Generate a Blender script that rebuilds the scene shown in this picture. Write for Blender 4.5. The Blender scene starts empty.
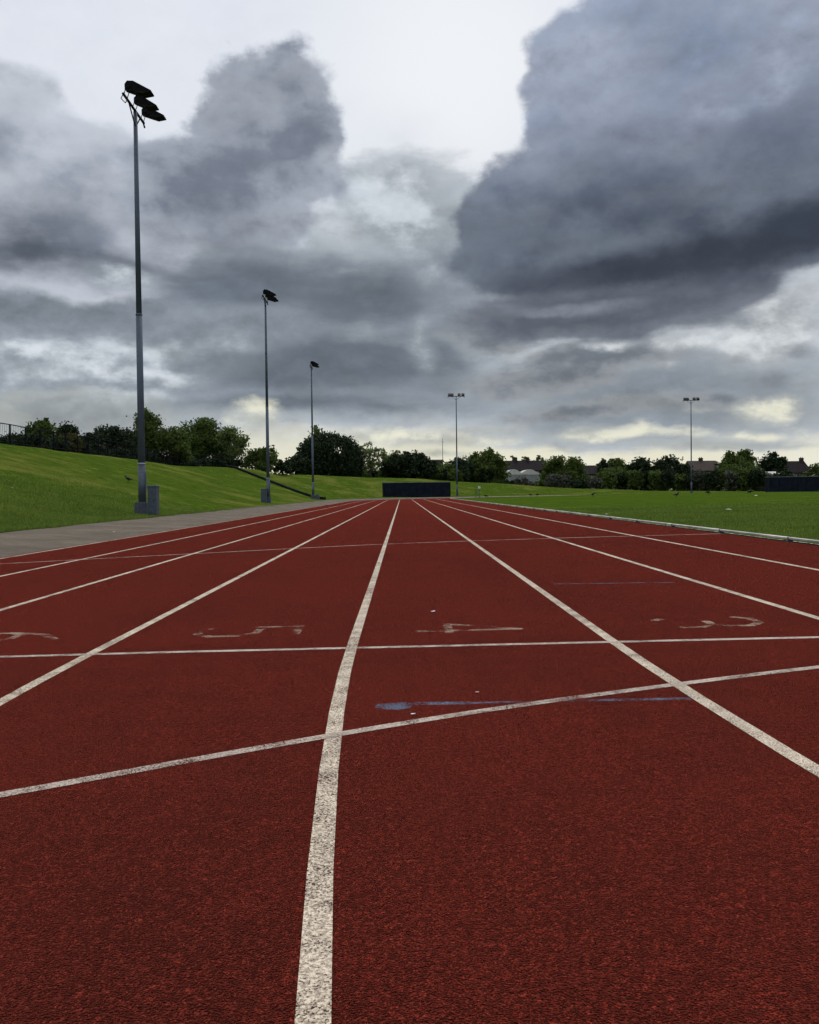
import bpy, bmesh, math, random
from mathutils import Vector, Matrix
PI = math.pi
R = math.radians
random.seed(7)
scene = bpy.context.scene
COL = scene.collection

def lin(c):
    c = c / 255.0
    return c / 12.92 if c <= 0.04045 else ((c + 0.055) / 1.055) ** 2.4
def srgb(r, g, b):
    return (lin(r), lin(g), lin(b), 1.0)

# ------------------------------------------------------------------ camera
CAM_H, PITCH, ROLL, YAW, F = 0.7176, -0.0216, -0.012, -0.0081, 900.0
def cam_to_world(x, y, z):
    c, s = math.cos(ROLL), math.sin(ROLL); x, z = c * x - s * z, s * x + c * z
    c, s = math.cos(PITCH), math.sin(PITCH); y, z = c * y - s * z, s * y + c * z
    c, s = math.cos(YAW), math.sin(YAW); x, y = c * x - s * y, s * x + c * y
    return Vector((x, y, z))
def ray(u, v):
    return cam_to_world((u - 409.5) / F, 1.0, -(v - 512.0) / F)
def at(u, v, Y):
    """world point seen at photo position (u, v) at the distance Y along the straight"""
    d = ray(u, v); t = Y / d.y
    return Vector((d.x * t, Y, CAM_H + d.z * t))
cam = bpy.data.cameras.new('camera'); camo = bpy.data.objects.new('camera', cam); COL.objects.link(camo)
rx, fw, up = cam_to_world(1, 0, 0), cam_to_world(0, 1, 0), cam_to_world(0, 0, 1)
m = Matrix((( rx.x, up.x, -fw.x, 0), (rx.y, up.y, -fw.y, 0), (rx.z, up.z, -fw.z, CAM_H), (0, 0, 0, 1)))
camo.matrix_world = m
cam.sensor_fit = 'HORIZONTAL'; cam.sensor_width = 36.0; cam.lens = 36.0 * F / 819.0
cam.clip_start = 0.05; cam.clip_end = 9000
scene.camera = camo

# ------------------------------------------------------------------ node maths
class X:
    """a node socket that understands arithmetic"""
    def __init__(s, nt, sock): s.nt, s.k = nt, sock
    def _m(s, op, *a, clamp=False):
        n = s.nt.nodes.new('ShaderNodeMath'); n.operation = op; n.use_clamp = clamp
        for i, v in enumerate((s,) + a):
            if isinstance(v, X): s.nt.links.new(v.k, n.inputs[i])
            else: n.inputs[i].default_value = v
        return X(s.nt, n.outputs[0])
    def __add__(s, o): return s._m('ADD', o)
    __radd__ = __add__
    def __sub__(s, o): return s._m('SUBTRACT', o)
    def __rsub__(s, o): return (s * -1.0) + o
    def __mul__(s, o): return s._m('MULTIPLY', o)
    __rmul__ = __mul__
    def __truediv__(s, o): return s._m('DIVIDE', o)
    def mx(s, o): return s._m('MAXIMUM', o)
    def mn(s, o): return s._m('MINIMUM', o)
    def smx(s, o, k): return s._m('SMOOTH_MAX', o, k)
    def sqrt(s): return s._m('SQRT')
    def pw(s, o): return s._m('POWER', o)
    def clamp(s): return s._m('ADD', 0.0, clamp=True)
def ss(x, a, b):
    """smoothstep of x from a to b, 0..1"""
    n = x.nt.nodes.new('ShaderNodeMapRange'); n.interpolation_type = 'SMOOTHSTEP'
    x.nt.links.new(x.k, n.inputs['Value'])
    n.inputs['From Min'].default_value = a; n.inputs['From Max'].default_value = b
    if a > b:
        n.inputs['From Min'].default_value = b; n.inputs['From Max'].default_value = a
        n.inputs['To Min'].default_value = 1; n.inputs['To Max'].default_value = 0
    return X(x.nt, n.outputs[0])
def noise(nt, vec, scale, detail=5.0, rough=0.5, dist=0.0, lac=2.0, color=False):
    n = nt.nodes.new('ShaderNodeTexNoise'); nt.links.new(vec, n.inputs['Vector'])
    n.inputs['Scale'].default_value = scale; n.inputs['Detail'].default_value = detail
    n.inputs['Roughness'].default_value = rough; n.inputs['Distortion'].default_value = dist
    n.inputs['Lacunarity'].default_value = lac
    return n.outputs['Color'] if color else X(nt, n.outputs[0])
def mixc(nt, f, a, b, blend='MIX'):
    n = nt.nodes.new('ShaderNodeMix'); n.data_type = 'RGBA'; n.blend_type = blend
    for sock, v in ((n.inputs[0], f), (n.inputs[6], a), (n.inputs[7], b)):
        if isinstance(v, X): nt.links.new(v.k, sock)
        elif isinstance(v, bpy.types.NodeSocket): nt.links.new(v, sock)
        else: sock.default_value = v
    return n.outputs[2]
def vmap(nt, vec, loc=(0, 0, 0), scl=(1, 1, 1), rot=(0, 0, 0)):
    n = nt.nodes.new('ShaderNodeMapping'); nt.links.new(vec, n.inputs['Vector'])
    n.inputs['Location'].default_value = loc; n.inputs['Scale'].default_value = scl; n.inputs['Rotation'].default_value = rot
    return n.outputs[0]

# ------------------------------------------------------------------ sky
SUN_EL, SUN_AZ = 50.0, 4.0            # degrees, azimuth from +Y towards +X
def build_world():
    w = bpy.data.worlds.new('World'); scene.world = w; w.use_nodes = True
    nt = w.node_tree; nt.nodes.clear()
    tc = nt.nodes.new('ShaderNodeTexCoord'); d = tc.outputs['Generated']
    sp = nt.nodes.new('ShaderNodeSeparateXYZ'); nt.links.new(d, sp.inputs[0])
    x, y, z = (X(nt, sp.outputs[i]) for i in range(3))
    A = x._m('ARCTAN2', y) * 900.0
    E = z._m('ARCSINE') * 900.0
    def ang(u, v):
        q = ray(u, v).normalized()
        return math.atan2(q.x, q.y) * 900, math.asin(q.z) * 900
    # noises
    dz = vmap(nt, d, (3.1, 1.7, 0.4), (1, 1, 1.5))
    wn = noise(nt, dz, 5.0, 8, 0.58, color=True)
    ws = nt.nodes.new('ShaderNodeSeparateColor'); nt.links.new(wn, ws.inputs[0])
    n1, n2, n3 = (X(nt, ws.outputs[i]) - 0.5 for i in range(3))
    fine = noise(nt, vmap(nt, d, (7, 2, 5), (1, 1, 1.4)), 17.0, 8, 0.6) - 0.5
    def puff(scale, off):
        vo = nt.nodes.new('ShaderNodeTexVoronoi'); vo.feature = 'SMOOTH_F1'
        wv = nt.nodes.new('ShaderNodeVectorMath'); wv.operation = 'MULTIPLY_ADD'
        nt.links.new(wn, wv.inputs[0]); wv.inputs[1].default_value = (0.16,) * 3
        nt.links.new(vmap(nt, d, off, (1, 1, 1.25)), wv.inputs[2])
        nt.links.new(wv.outputs[0], vo.inputs['Vector']); vo.inputs['Scale'].default_value = scale
        vo.inputs['Smoothness'].default_value = 0.5
        return 0.5 - X(nt, vo.outputs['Distance'])
    p1, p2 = puff(10.0, (0, 0, 0)), puff(24.0, (1, 2, 3))
    # stretched streak noise for the far layers near the horizon
    st = noise(nt, vmap(nt, d, (9, 4, 1), (1, 1, 4.5)), 9.0, 8, 0.6) - 0.5
    st2 = noise(nt, vmap(nt, d, (2, 8, 3), (1, 1, 3.2)), 20.0, 6, 0.55) - 0.5
    Aw, Ew = A + n1 * 60.0, E + n2 * 44.0
    bill = p1 * 26.0 + p2 * 15.0 + fine * 34.0 + n3 * 14.0
    # slope of a soft noise towards the light: the lit and shaded flanks of the billows
    r0 = noise(nt, vmap(nt, d, (0.5, 0.2, 0.1), (1, 1, 1.5)), 8.0, 6, 0.55)
    r1 = noise(nt, vmap(nt, d, (0.5, 0.2, 0.1 + 0.022 * 1.5), (1, 1, 1.5)), 8.0, 6, 0.55)
    relief = r1 - r0
    q0 = noise(nt, vmap(nt, d, (1.5, 3.2, 2.1), (1, 1, 1.6)), 21.0, 6, 0.6)
    q1 = noise(nt, vmap(nt, d, (1.5, 3.2, 2.1 + 0.011 * 1.6), (1, 1, 1.6)), 21.0, 6, 0.6)
    relief2 = q1 - q0
    def ell(u, v, ru, rv, rot=0.0, warp=1.0):
        a, e = ang(u, v); a2, _ = ang(u + ru, v); a0, _ = ang(u - ru, v); _, e2 = ang(u, v - rv); _, e0 = ang(u, v + rv)
        ra, re = abs(a2 - a0) / 2, abs(e2 - e0) / 2
        px, py = (Aw, Ew) if warp == 1.0 else (A + n1 * 60.0 * warp, E + n2 * 44.0 * warp)
        px, py = px - a, py - e
        if rot:
            c, s = math.cos(R(rot)), math.sin(R(rot)); px, py = px * c + py * s, py * c - px * s
        q = ((px / ra).pw(2.0) + (py / re).pw(2.0)).sqrt()
        return (1.0 - q) * math.sqrt(ra * re)
    def union(es, k=18.0):
        o = ell(*es[0])
        for e in es[1:]: o = o.smx(ell(*e), k)
        return o
    def rowE(v): return ang(409, v)[1]
    # base: the bright veil above, pale and faintly yellow near the horizon
    elev = E
    c = mixc(nt, ss(elev, rowE(470), rowE(395)), srgb(222, 219, 196), srgb(178, 184, 190))
    c = mixc(nt, ss(elev, rowE(330), rowE(110)), c, srgb(213, 218, 227))
    c = mixc(nt, (ss(n3 + fine * 0.5, -0.16, 0.22) * 0.35), c, srgb(226, 229, 235))
    c = mixc(nt, (ss(ell(455, 70, 190, 190, 0, 0.6), -40.0, 150.0) * 0.85), c, srgb(232, 234, 237))
    def layer(c, sd, soft, edge, core, depth, strength=1.0, rel=1.0, lo=0.0):
        f = ss(sd, lo, soft + lo)
        if strength != 1.0: f = f * strength
        g = ss(sd + relief * 190.0 * rel + relief2 * 70.0 + n3 * 34.0 + fine * 26.0, 0.0, depth)
        return mixc(nt, f, c, mixc(nt, g, edge, core))
    streak = st * 90.0 + st2 * 34.0
    # the middle grey sheet with its brighter rags
    sd = union([(120, 315, 380, 136), (430, 300, 130, 120), (330, 385, 330, 52), (660, 396, 280, 66), (410, 200, 90, 60), (60, 410, 200, 50)], 30) + bill * 0.7 + streak * 0.45
    c = layer(c, sd, 24.0, srgb(176, 183, 189), srgb(126, 134, 144), 90.0, 0.97)
    # the wispy pale fringe between the two great heads
    sd = union([(395, 140, 70, 56), (440, 175, 60, 40), (350, 110, 40, 50)], 24) + bill * 1.0
    c = layer(c, sd, 90.0, srgb(216, 220, 227), srgb(192, 199, 207), 110.0, 0.75)
    # pale rags
    sd = union([(400, 215, 66, 74), (330, 215, 50, 26), (425, 285, 46, 34), (200, 252, 50, 14), (290, 236, 60, 16), (150, 350, 110, 22), (40, 372, 90, 30), (240, 350, 60, 25)], 10) + bill + streak * 0.5
    c = layer(c, sd, 44.0, srgb(160, 168, 176), srgb(200, 207, 214), 60.0, 0.85)
    # the left bank of cloud
    sd = union([(-20, 150, 84, 84), (60, 225, 150, 84), (150, 215, 90, 66), (-60, 110, 90, 60), (100, 175, 70, 56), (22, 108, 60, 48), (60, 140, 50, 40)], 30) + bill * 1.1
    c = layer(c, sd, 18.0, srgb(192, 198, 208), srgb(116, 123, 136), 105.0, 0.96)
    sd = union([(20, 245, 120, 52), (130, 262, 110, 38)], 30) + bill * 0.8 + streak * 0.4
    c = layer(c, sd, 60.0, srgb(108, 114, 127), srgb(70, 77, 88), 70.0, 0.92)
    # the towering head in the middle
    sd = union([(288, 84, 60, 54), (244, 82, 42, 38), (248, 132, 64, 66), (300, 146, 62, 74), (215, 192, 96, 60), (262, 74, 60, 36), (222, 84, 36, 34), (226, 118, 44, 40), (312, 72, 34, 34)], 22) + bill * 1.15
    c = layer(c, sd, 15.0, srgb(160, 167, 179), srgb(99, 106, 120), 70.0, 0.97)
    sd = union([(262, 165, 70, 34), (210, 235, 110, 40)], 30) + bill * 0.8
    c = layer(c, sd, 70.0, srgb(116, 122, 135), srgb(96, 102, 115), 60.0, 0.6)
    # bright rags against the bank, below left
    sd = union([(124, 272, 50, 20), (36, 354, 80, 26), (150, 374, 90, 18), (90, 400, 120, 12)], 12) + bill * 0.6 + streak * 0.6
    c = layer(c, sd, 34.0, srgb(146, 155, 164), srgb(202, 208, 214), 60.0, 0.9)
    # dark shelf low in the middle
    sd = union([(250, 285, 130, 40), (370, 300, 120, 52), (330, 368, 180, 38, 2), (300, 404, 170, 16), (440, 360, 60, 46), (390, 408, 100, 14)], 22) + bill * 0.55 + streak * 0.45
    c = layer(c, sd, 46.0, srgb(120, 129, 138), srgb(90, 98, 108), 60.0, 0.92)
    # light column between the clouds
    sd = union([(455, 225, 20, 62), (430, 345, 20, 44), (462, 388, 14, 16), (405, 180, 40, 26)], 10) + bill * 0.7
    c = layer(c, sd, 34.0, srgb(150, 158, 166), srgb(204, 209, 213), 50.0, 0.75)
    # lower right layers
    sd = union([(550, 378, 100, 22), (600, 356, 110, 20), (700, 402, 80, 14), (590, 408, 110, 12), (500, 340, 60, 20)], 14) + bill * 0.45 + streak * 0.5
    c = layer(c, sd, 18.0, srgb(146, 151, 156), srgb(96, 102, 110), 50.0, 0.93)
    sd = union([(770, 322, 70, 56), (700, 342, 44, 16), (655, 370, 50, 12), (672, 350, 36, 16), (800, 300, 50, 30), (610, 346, 40, 8)], 14) + bill * 1.0 + streak * 0.25
    c = layer(c, sd, 26.0, srgb(168, 173, 178), srgb(206, 210, 212), 60.0, 0.92)
    sd = union([(760, 378, 64, 24), (800, 345, 34, 18), (700, 384, 60, 12), (740, 320, 50, 14)], 14) + bill * 0.6 + streak * 0.4
    c = layer(c, sd, 24.0, srgb(140, 146, 154), srgb(112, 118, 126), 40.0, 0.85)
    sd = union([(772, 408, 52, 20), (430, 436, 110, 13), (262, 425, 40, 24), (620, 436, 100, 9), (690, 412, 24, 9), (740, 436, 90, 7), (800, 436, 40, 12)], 8) + bill * 1.0 + streak * 0.4
    c = layer(c, sd, 26.0, srgb(190, 193, 186), srgb(226, 224, 204), 36.0, 0.9)
    # thin grey bars across the yellow band at the horizon
    sd = union([(480, 424, 60, 8), (590, 430, 50, 8), (720, 446, 100, 8), (60, 420, 150, 30), (150, 436, 60, 18), (560, 452, 60, 5), (440, 452, 50, 6)], 6) + bill * 0.35 + streak * 0.35
    c = layer(c, sd, 20.0, srgb(176, 180, 176), srgb(150, 156, 158), 26.0, 0.75)
    # the great dark cloud on the right
    big = [(640, 190, 165, 100, -6), (760, 120, 170, 130), (585, 115, 50, 66), (640, 20, 66, 90), (700, 40, 150, 120),
           (540, 215, 90, 72), (495, 220, 50, 56), (490, 262, 44, 28), (600, 262, 130, 38), (790, 215, 140, 62, 12), (530, 262, 66, 34), (566, 60, 44, 56), (548, 88, 26, 26)]
    sd = union(big, 26) + bill * 0.95
    top = ss(elev, rowE(250), rowE(60))
    core = mixc(nt, top, srgb(62, 69, 82), srgb(122, 133, 153))
    edge = mixc(nt, top, srgb(104, 112, 125), srgb(154, 163, 181))
    c = mixc(nt, ss(sd, 0.0, 17.0), c, mixc(nt, ss(sd + relief * 330.0 + relief2 * 70.0 + n3 * 120.0 + fine * 70.0, 0.0, 130.0), edge, core))
    # lighter shoulder at the far upper right
    sd = union([(780, 70, 60, 70, 20), (700, 110, 60, 40), (800, 20, 50, 30)], 20) + bill * 1.2
    c = layer(c, sd, 80.0, srgb(152, 160, 182), srgb(176, 186, 203), 60.0, 0.7)
    sd = union([(770, 60, 18, 40, 10), (640, 130, 90, 30)], 20) + bill * 1.0
    c = layer(c, sd, 50.0, srgb(118, 126, 146), srgb(110, 117, 136), 60.0, 0.5)
    # its darkest base and the shelf under it
    sd = union([(590, 312, 150, 34, 0), (540, 326, 100, 20), (690, 296, 130, 38, 12)], 18) + bill * 0.45 + streak * 0.25
    c = layer(c, sd, 20.0, srgb(112, 117, 128), srgb(74, 79, 90), 50.0, 0.96, 0.6)
    sd = union([(560, 308, 120, 9, 0), (500, 306, 60, 10, 0)], 8) + bill * 0.3 + streak * 0.2
    c = layer(c, sd, 24.0, srgb(120, 125, 136), srgb(126, 131, 142), 40.0, 0.6)
    sd = union([(630, 270, 180, 30, 3), (780, 236, 140, 44, 14), (540, 284, 80, 16), (700, 250, 120, 40, 8)], 18) + bill * 0.5
    c = layer(c, sd, 46.0, srgb(76, 81, 94), srgb(44, 49, 60), 56.0, 0.95, 0.7)
    # crumpled texture through all the cloud, fading out in the open veil
    sv = nt.nodes.new('ShaderNodeSeparateColor'); nt.links.new(c, sv.inputs[0])
    body = ss(X(nt, sv.outputs[1]), 0.78, 0.42)
    tex = relief * 1.2 + relief2 * 0.75 + (p1 - 0.15) * 0.20 + fine * 0.07
    gain = tex * body + 1.0
    vm = nt.nodes.new('ShaderNodeVectorMath'); vm.operation = 'SCALE'; nt.links.new(c, vm.inputs[0]); nt.links.new(gain.k, vm.inputs['Scale'])
    c = vm.outputs[0]
    # above the picture and behind: unseen broken overcast, brightened to light the ground
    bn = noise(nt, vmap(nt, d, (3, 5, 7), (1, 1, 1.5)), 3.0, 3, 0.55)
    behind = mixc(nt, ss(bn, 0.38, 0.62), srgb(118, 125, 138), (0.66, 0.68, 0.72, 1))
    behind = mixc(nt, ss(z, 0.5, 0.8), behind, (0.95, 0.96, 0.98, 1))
    gy = nt.nodes.new('ShaderNodeTexSky'); gy.sky_type = 'NISHITA'; gy.sun_disc = False
    gy.sun_elevation = R(SUN_EL); gy.sun_rotation = R(SUN_AZ)
    b1 = nt.nodes.new('ShaderNodeBackground'); nt.links.new(gy.outputs[0], b1.inputs[0]); b1.inputs[1].default_value = 0.08
    b2 = nt.nodes.new('ShaderNodeBackground'); nt.links.new(c, b2.inputs[0]); b2.inputs[1].default_value = 1.0
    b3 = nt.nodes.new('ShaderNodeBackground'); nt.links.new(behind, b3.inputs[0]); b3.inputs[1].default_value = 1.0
    # the cloudscape of the northern quarter is only evaluated where it stands
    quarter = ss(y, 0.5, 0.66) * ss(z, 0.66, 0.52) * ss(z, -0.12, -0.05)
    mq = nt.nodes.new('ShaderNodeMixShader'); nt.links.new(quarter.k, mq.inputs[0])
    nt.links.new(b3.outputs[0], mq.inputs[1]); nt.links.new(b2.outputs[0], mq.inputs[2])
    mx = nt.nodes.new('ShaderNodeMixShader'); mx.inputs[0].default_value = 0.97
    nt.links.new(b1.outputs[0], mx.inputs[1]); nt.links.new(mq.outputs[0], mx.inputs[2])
    out = nt.nodes.new('ShaderNodeOutputWorld'); nt.links.new(mx.outputs[0], out.inputs[0])
    w.cycles.sampling_method = 'MANUAL'; w.cycles.sample_map_resolution = 512
build_world()
sun = bpy.data.lights.new('sun', 'SUN'); sun.energy = 0.85; sun.angle = R(25); sun.color = (1.0, 0.96, 0.9)
so = bpy.data.objects.new('sun', sun); COL.objects.link(so)
sd_ = Vector((math.sin(R(SUN_AZ)) * math.cos(R(SUN_EL)), math.cos(R(SUN_AZ)) * math.cos(R(SUN_EL)), math.sin(R(SUN_EL))))
so.rotation_euler = sd_.to_track_quat('Z', 'Y').to_euler()
scene.view_settings.view_transform = 'Standard'; scene.view_settings.look = 'None'
scene.view_settings.exposure = 0.15; scene.view_settings.gamma = 1.0
scene.cycles.use_adaptive_sampling = True; scene.cycles.adaptive_threshold = 0.02; scene.cycles.adaptive_min_samples = 8
#SKYEND
import numpy as np
# ------------------------------------------------------------------ object helpers
def tag(o, label=None, cat=None, group=None, kind=None):
    if label: o['label'] = label
    if cat: o['category'] = cat
    if group: o['group'] = group
    if kind: o['kind'] = kind
    return o
def empty(name, loc, rz=0.0):
    o = bpy.data.objects.new(name, None); COL.objects.link(o); o.location = loc; o.rotation_euler = (0, 0, rz)
    o.empty_display_size = 0.3
    return o
def link(name, me, parent=None, mat=None, smooth=False):
    if mat: me.materials.append(mat)
    if smooth: me.polygons.foreach_set('use_smooth', [True] * len(me.polygons))
    o = bpy.data.objects.new(name, me); COL.objects.link(o)
    if parent: o.parent = parent
    return o
def mesh(name, V, Fc, parent=None, mat=None, smooth=False):
    me = bpy.data.meshes.new(name); me.from_pydata([tuple(v) for v in V], [], Fc); me.update()
    return link(name, me, parent, mat, smooth)
def from_bm(name, bm, parent=None, mat=None, smooth=False, bevel=0.0):
    if bevel:
        bmesh.ops.bevel(bm, geom=[e for e in bm.edges], offset=bevel, segments=1, affect='EDGES')
    bmesh.ops.recalc_face_normals(bm, faces=bm.faces)
    me = bpy.data.meshes.new(name); bm.to_mesh(me); bm.free()
    return link(name, me, parent, mat, smooth)
def box(bm, x0, x1, y0, y1, z0, z1, M=None):
    vs = [bm.verts.new((x, y, z)) for z in (z0, z1) for x, y in ((x0, y0), (x1, y0), (x1, y1), (x0, y1))]
    for f in ((3, 2, 1, 0), (4, 5, 6, 7), (0, 1, 5, 4), (1, 2, 6, 5), (2, 3, 7, 6), (3, 0, 4, 7)):
        bm.faces.new([vs[i] for i in f])
    if M is not None: bmesh.ops.transform(bm, matrix=M, verts=vs)
    return vs
def tube(bm, p, q, r0, r1=None, n=8):
    r1 = r0 if r1 is None else r1
    p, q = Vector(p), Vector(q); d = (q - p).normalized()
    a = d.orthogonal().normalized(); b = d.cross(a)
    A = [bm.verts.new(p + (a * math.cos(t) + b * math.sin(t)) * r0) for t in [2 * PI * i / n for i in range(n)]]
    B = [bm.verts.new(q + (a * math.cos(t) + b * math.sin(t)) * r1) for t in [2 * PI * i / n for i in range(n)]]
    for i in range(n): bm.faces.new((A[i], A[(i + 1) % n], B[(i + 1) % n], B[i]))
    bm.faces.new(A[::-1]); bm.faces.new(B)
def copy_tree(o, parent=None):
    c = o.copy(); COL.objects.link(c)
    if parent: c.parent = parent
    for ch in list(o.children): copy_tree(ch, c)
    return c

# ------------------------------------------------------------------ materials
def newmat(name):
    ma = bpy.data.materials.new(name); ma.use_nodes = True; nt = ma.node_tree; nt.nodes.clear()
    b = nt.nodes.new('ShaderNodeBsdfPrincipled'); o = nt.nodes.new('ShaderNodeOutputMaterial')
    nt.links.new(b.outputs[0], o.inputs[0]); tc = nt.nodes.new('ShaderNodeTexCoord')
    return ma, nt, b, o, tc.outputs['Object']
def put(nt, sock, v):
    if isinstance(v, X): nt.links.new(v.k, sock)
    elif isinstance(v, bpy.types.NodeSocket): nt.links.new(v, sock)
    else: sock.default_value = v
def bump(nt, b, h, dist, strength=1.0):
    n = nt.nodes.new('ShaderNodeBump'); n.inputs['Distance'].default_value = dist; n.inputs['Strength'].default_value = strength
    put(nt, n.inputs['Height'], h); nt.links.new(n.outputs[0], b.inputs['Normal'])
def worldpos(nt):
    g = nt.nodes.new('ShaderNodeNewGeometry'); return g.outputs['Position']
def plain(name, col, rough=0.6, metal=0.0, var=0.25, scale=6.0, b_=0.0):
    ma, nt, b, o, v = newmat(name)
    n = noise(nt, v, scale, 5, 0.6)
    dark = tuple(c * (1 - var) for c in col[:3]) + (1,); lite = tuple(min(1, c * (1 + var)) for c in col[:3]) + (1,)
    put(nt, b.inputs['Base Color'], mixc(nt, ss(n, 0.3, 0.7), dark, lite))
    b.inputs['Roughness'].default_value = rough; b.inputs['Metallic'].default_value = metal
    b.inputs['Specular IOR Level'].default_value = 0.25 if max(col[:3]) > 0.03 else 0.06
    if b_: bump(nt, b, noise(nt, v, scale * 8, 4, 0.6), b_)
    return ma
def rubber_parts(nt, v):
    """granule field shared by the track surface and by the paint worn off it"""
    g = noise(nt, v, 250.0, 3, 0.7)
    vo = nt.nodes.new('ShaderNodeTexVoronoi'); vo.feature = 'F1'; nt.links.new(v, vo.inputs['Vector']); vo.inputs['Scale'].default_value = 240.0
    cell = X(nt, vo.outputs['Distance'])
    sepc = nt.nodes.new('ShaderNodeSeparateColor'); nt.links.new(vo.outputs['Color'], sepc.inputs[0])
    return g, cell, X(nt, sepc.outputs[0]), X(nt, sepc.outputs[1])
def mat_track():
    ma, nt, b, o, v = newmat('track_rubber'); v = worldpos(nt)
    g, cell, ca, cb = rubber_parts(nt, v)
    big = noise(nt, v, 0.55, 6, 0.6); mid = noise(nt, v, 5.0, 6, 0.65); lon = noise(nt, vmap(nt, v, (0, 0, 0), (1.6, 0.12, 1)), 1.5, 5, 0.6)
    c = mixc(nt, ss(mid, 0.38, 0.62), (0.066, 0.0068, 0.0044, 1), (0.168, 0.0155, 0.0088, 1))
    c = mixc(nt, ss(big, 0.42, 0.58) * 0.6, c, (0.230, 0.0225, 0.0120, 1))
    c = mixc(nt, ss(noise(nt, vmap(nt, v, (3, 1, 0), (1, 0.45, 1)), 0.9, 6, 0.7), 0.50, 0.66) * 0.7, c, (0.042, 0.0058, 0.0044, 1))
    c = mixc(nt, ss(lon, 0.52, 0.74) * 0.5, c, (0.055, 0.0075, 0.006, 1))
    c = mixc(nt, ss(noise(nt, v, 1.7, 5, 0.62), 0.56, 0.72) * 0.4, c, (0.215, 0.024, 0.0085, 1))
    # granules: rust-coloured crumbs with dark gaps between them
    g2_ = noise(nt, v, 520.0, 2, 0.6); g3_ = noise(nt, v, 75.0, 4, 0.7)
    grain = g * 0.55 + g2_ * 0.35 + g3_ * 0.35 - 0.125
    c = mixc(nt, ss(grain, 0.600, 0.500) * 0.95, c, (0.008, 0.0028, 0.0024, 1))
    c = mixc(nt, ss(grain, 0.570, 0.635) * 0.95, c, (0.42, 0.066, 0.038, 1))
    c = mixc(nt, ss(ca, 0.80, 1.0) * 0.35, c, (0.30, 0.055, 0.036, 1))
    put(nt, b.inputs['Base Color'], c)
    b.inputs['Roughness'].default_value = 0.85; b.inputs['Specular IOR Level'].default_value = 0.0
    b.inputs['Sheen Weight'].default_value = 0.45; b.inputs['Sheen Roughness'].default_value = 0.27; b.inputs['Sheen Tint'].default_value = (1.0, 0.20, 0.14, 1)
    bump(nt, b, g * 0.9 + g2_ * 0.5 + (0.6 - cell) * 0.7, 0.0042, 1.0)
    return ma
def mat_paint(name, col, keep=0.42, worn=0.5, rough=0.7, col2=None, opac=1.0):
    """road paint lying on granules: pits show the rubber beneath, whole patches rubbed off as `worn` rises"""
    ma, nt, b, o, v = newmat(name); v = worldpos(nt)
    g, cell, ca, cb = rubber_parts(nt, v)
    patch = noise(nt, v, 9.0, 6, 0.65); wide = noise(nt, v, 1.3, 3, 0.6)
    c = mixc(nt, ss(patch, 0.35, 0.7), tuple(k * 0.8 for k in col[:3]) + (1,), col)
    c = mixc(nt, ss(noise(nt, v, 150.0, 4, 0.7), 0.60, 0.40) * 0.75, c, col2 or (0.20, 0.13, 0.10, 1))
    put(nt, b.inputs['Base Color'], c); b.inputs['Roughness'].default_value = rough
    bump(nt, b, g, 0.002, 0.8)
    a = ss(g + (patch - 0.5) * worn + (wide - 0.5) * worn * 0.8 + (ca - 0.5) * 0.12, keep - 0.05, keep + 0.05)
    if opac < 1: a = a * opac * ss(noise(nt, v, 260.0, 2, 0.7), 0.42, 0.56)
    t = nt.nodes.new('ShaderNodeBsdfTransparent'); mx = nt.nodes.new('ShaderNodeMixShader')
    put(nt, mx.inputs[0], a); nt.links.new(t.outputs[0], mx.inputs[1]); nt.links.new(b.outputs[0], mx.inputs[2]); nt.links.new(mx.outputs[0], o.inputs[0])
    return ma
def mat_asphalt():
    ma, nt, b, o, v = newmat('path_tarmac'); v = worldpos(nt)
    c = mixc(nt, ss(noise(nt, v, 0.8, 6, 0.65), 0.32, 0.7), (0.14, 0.113, 0.083, 1), (0.24, 0.20, 0.152, 1))
    c = mixc(nt, ss(noise(nt, v, 130.0, 3, 0.7), 0.35, 0.6), tuple((0.06, 0.052, 0.045, 1)), c)
    c = mixc(nt, ss(noise(nt, v, 0.35, 5, 0.7), 0.55, 0.66) * 0.5, c, (0.075, 0.068, 0.045, 1))
    put(nt, b.inputs['Base Color'], c); b.inputs['Roughness'].default_value = 0.85; b.inputs['Specular IOR Level'].default_value = 0.08
    bump(nt, b, noise(nt, v, 120.0, 3, 0.7), 0.004, 0.8)
    return ma
def mat_grass(name, c1, c2, c3, patch=0.5):
    ma, nt, b, o, v = newmat(name); v = worldpos(nt)
    fine = noise(nt, v, 38.0, 4, 0.75); mid = noise(nt, v, 2.2, 6, 0.65); big = noise(nt, v, 0.16, 5, 0.6)
    c = mixc(nt, ss(mid, 0.34, 0.68), c1, c2)
    c = mixc(nt, ss(big, 0.48, 0.66) * patch, c, c3)
    c = mixc(nt, ss(noise(nt, vmap(nt, v, (4, 4, 4)), 0.7, 5, 0.65), 0.55, 0.7) * patch * 0.8, c, tuple(k * 1.25 for k in c3[:3]) + (1,))
    c = mixc(nt, ss(noise(nt, vmap(nt, v, (1, 1, 1), (1.0, 0.22, 1), (0, 0, 0.5)), 1.3, 5, 0.65), 0.54, 0.74) * 0.28, c, c3)
    c = mixc(nt, ss(fine, 0.55, 0.3) * 0.65, c, tuple(k * 0.35 for k in c1[:3]) + (1,))
    put(nt, b.inputs['Base Color'], c); b.inputs['Roughness'].default_value = 0.85; b.inputs['Specular IOR Level'].default_value = 0.0
    bump(nt, b, fine * 0.5 + noise(nt, v, 7.0, 5, 0.7) * 1.0, 0.03, 0.6)
    return ma
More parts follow.
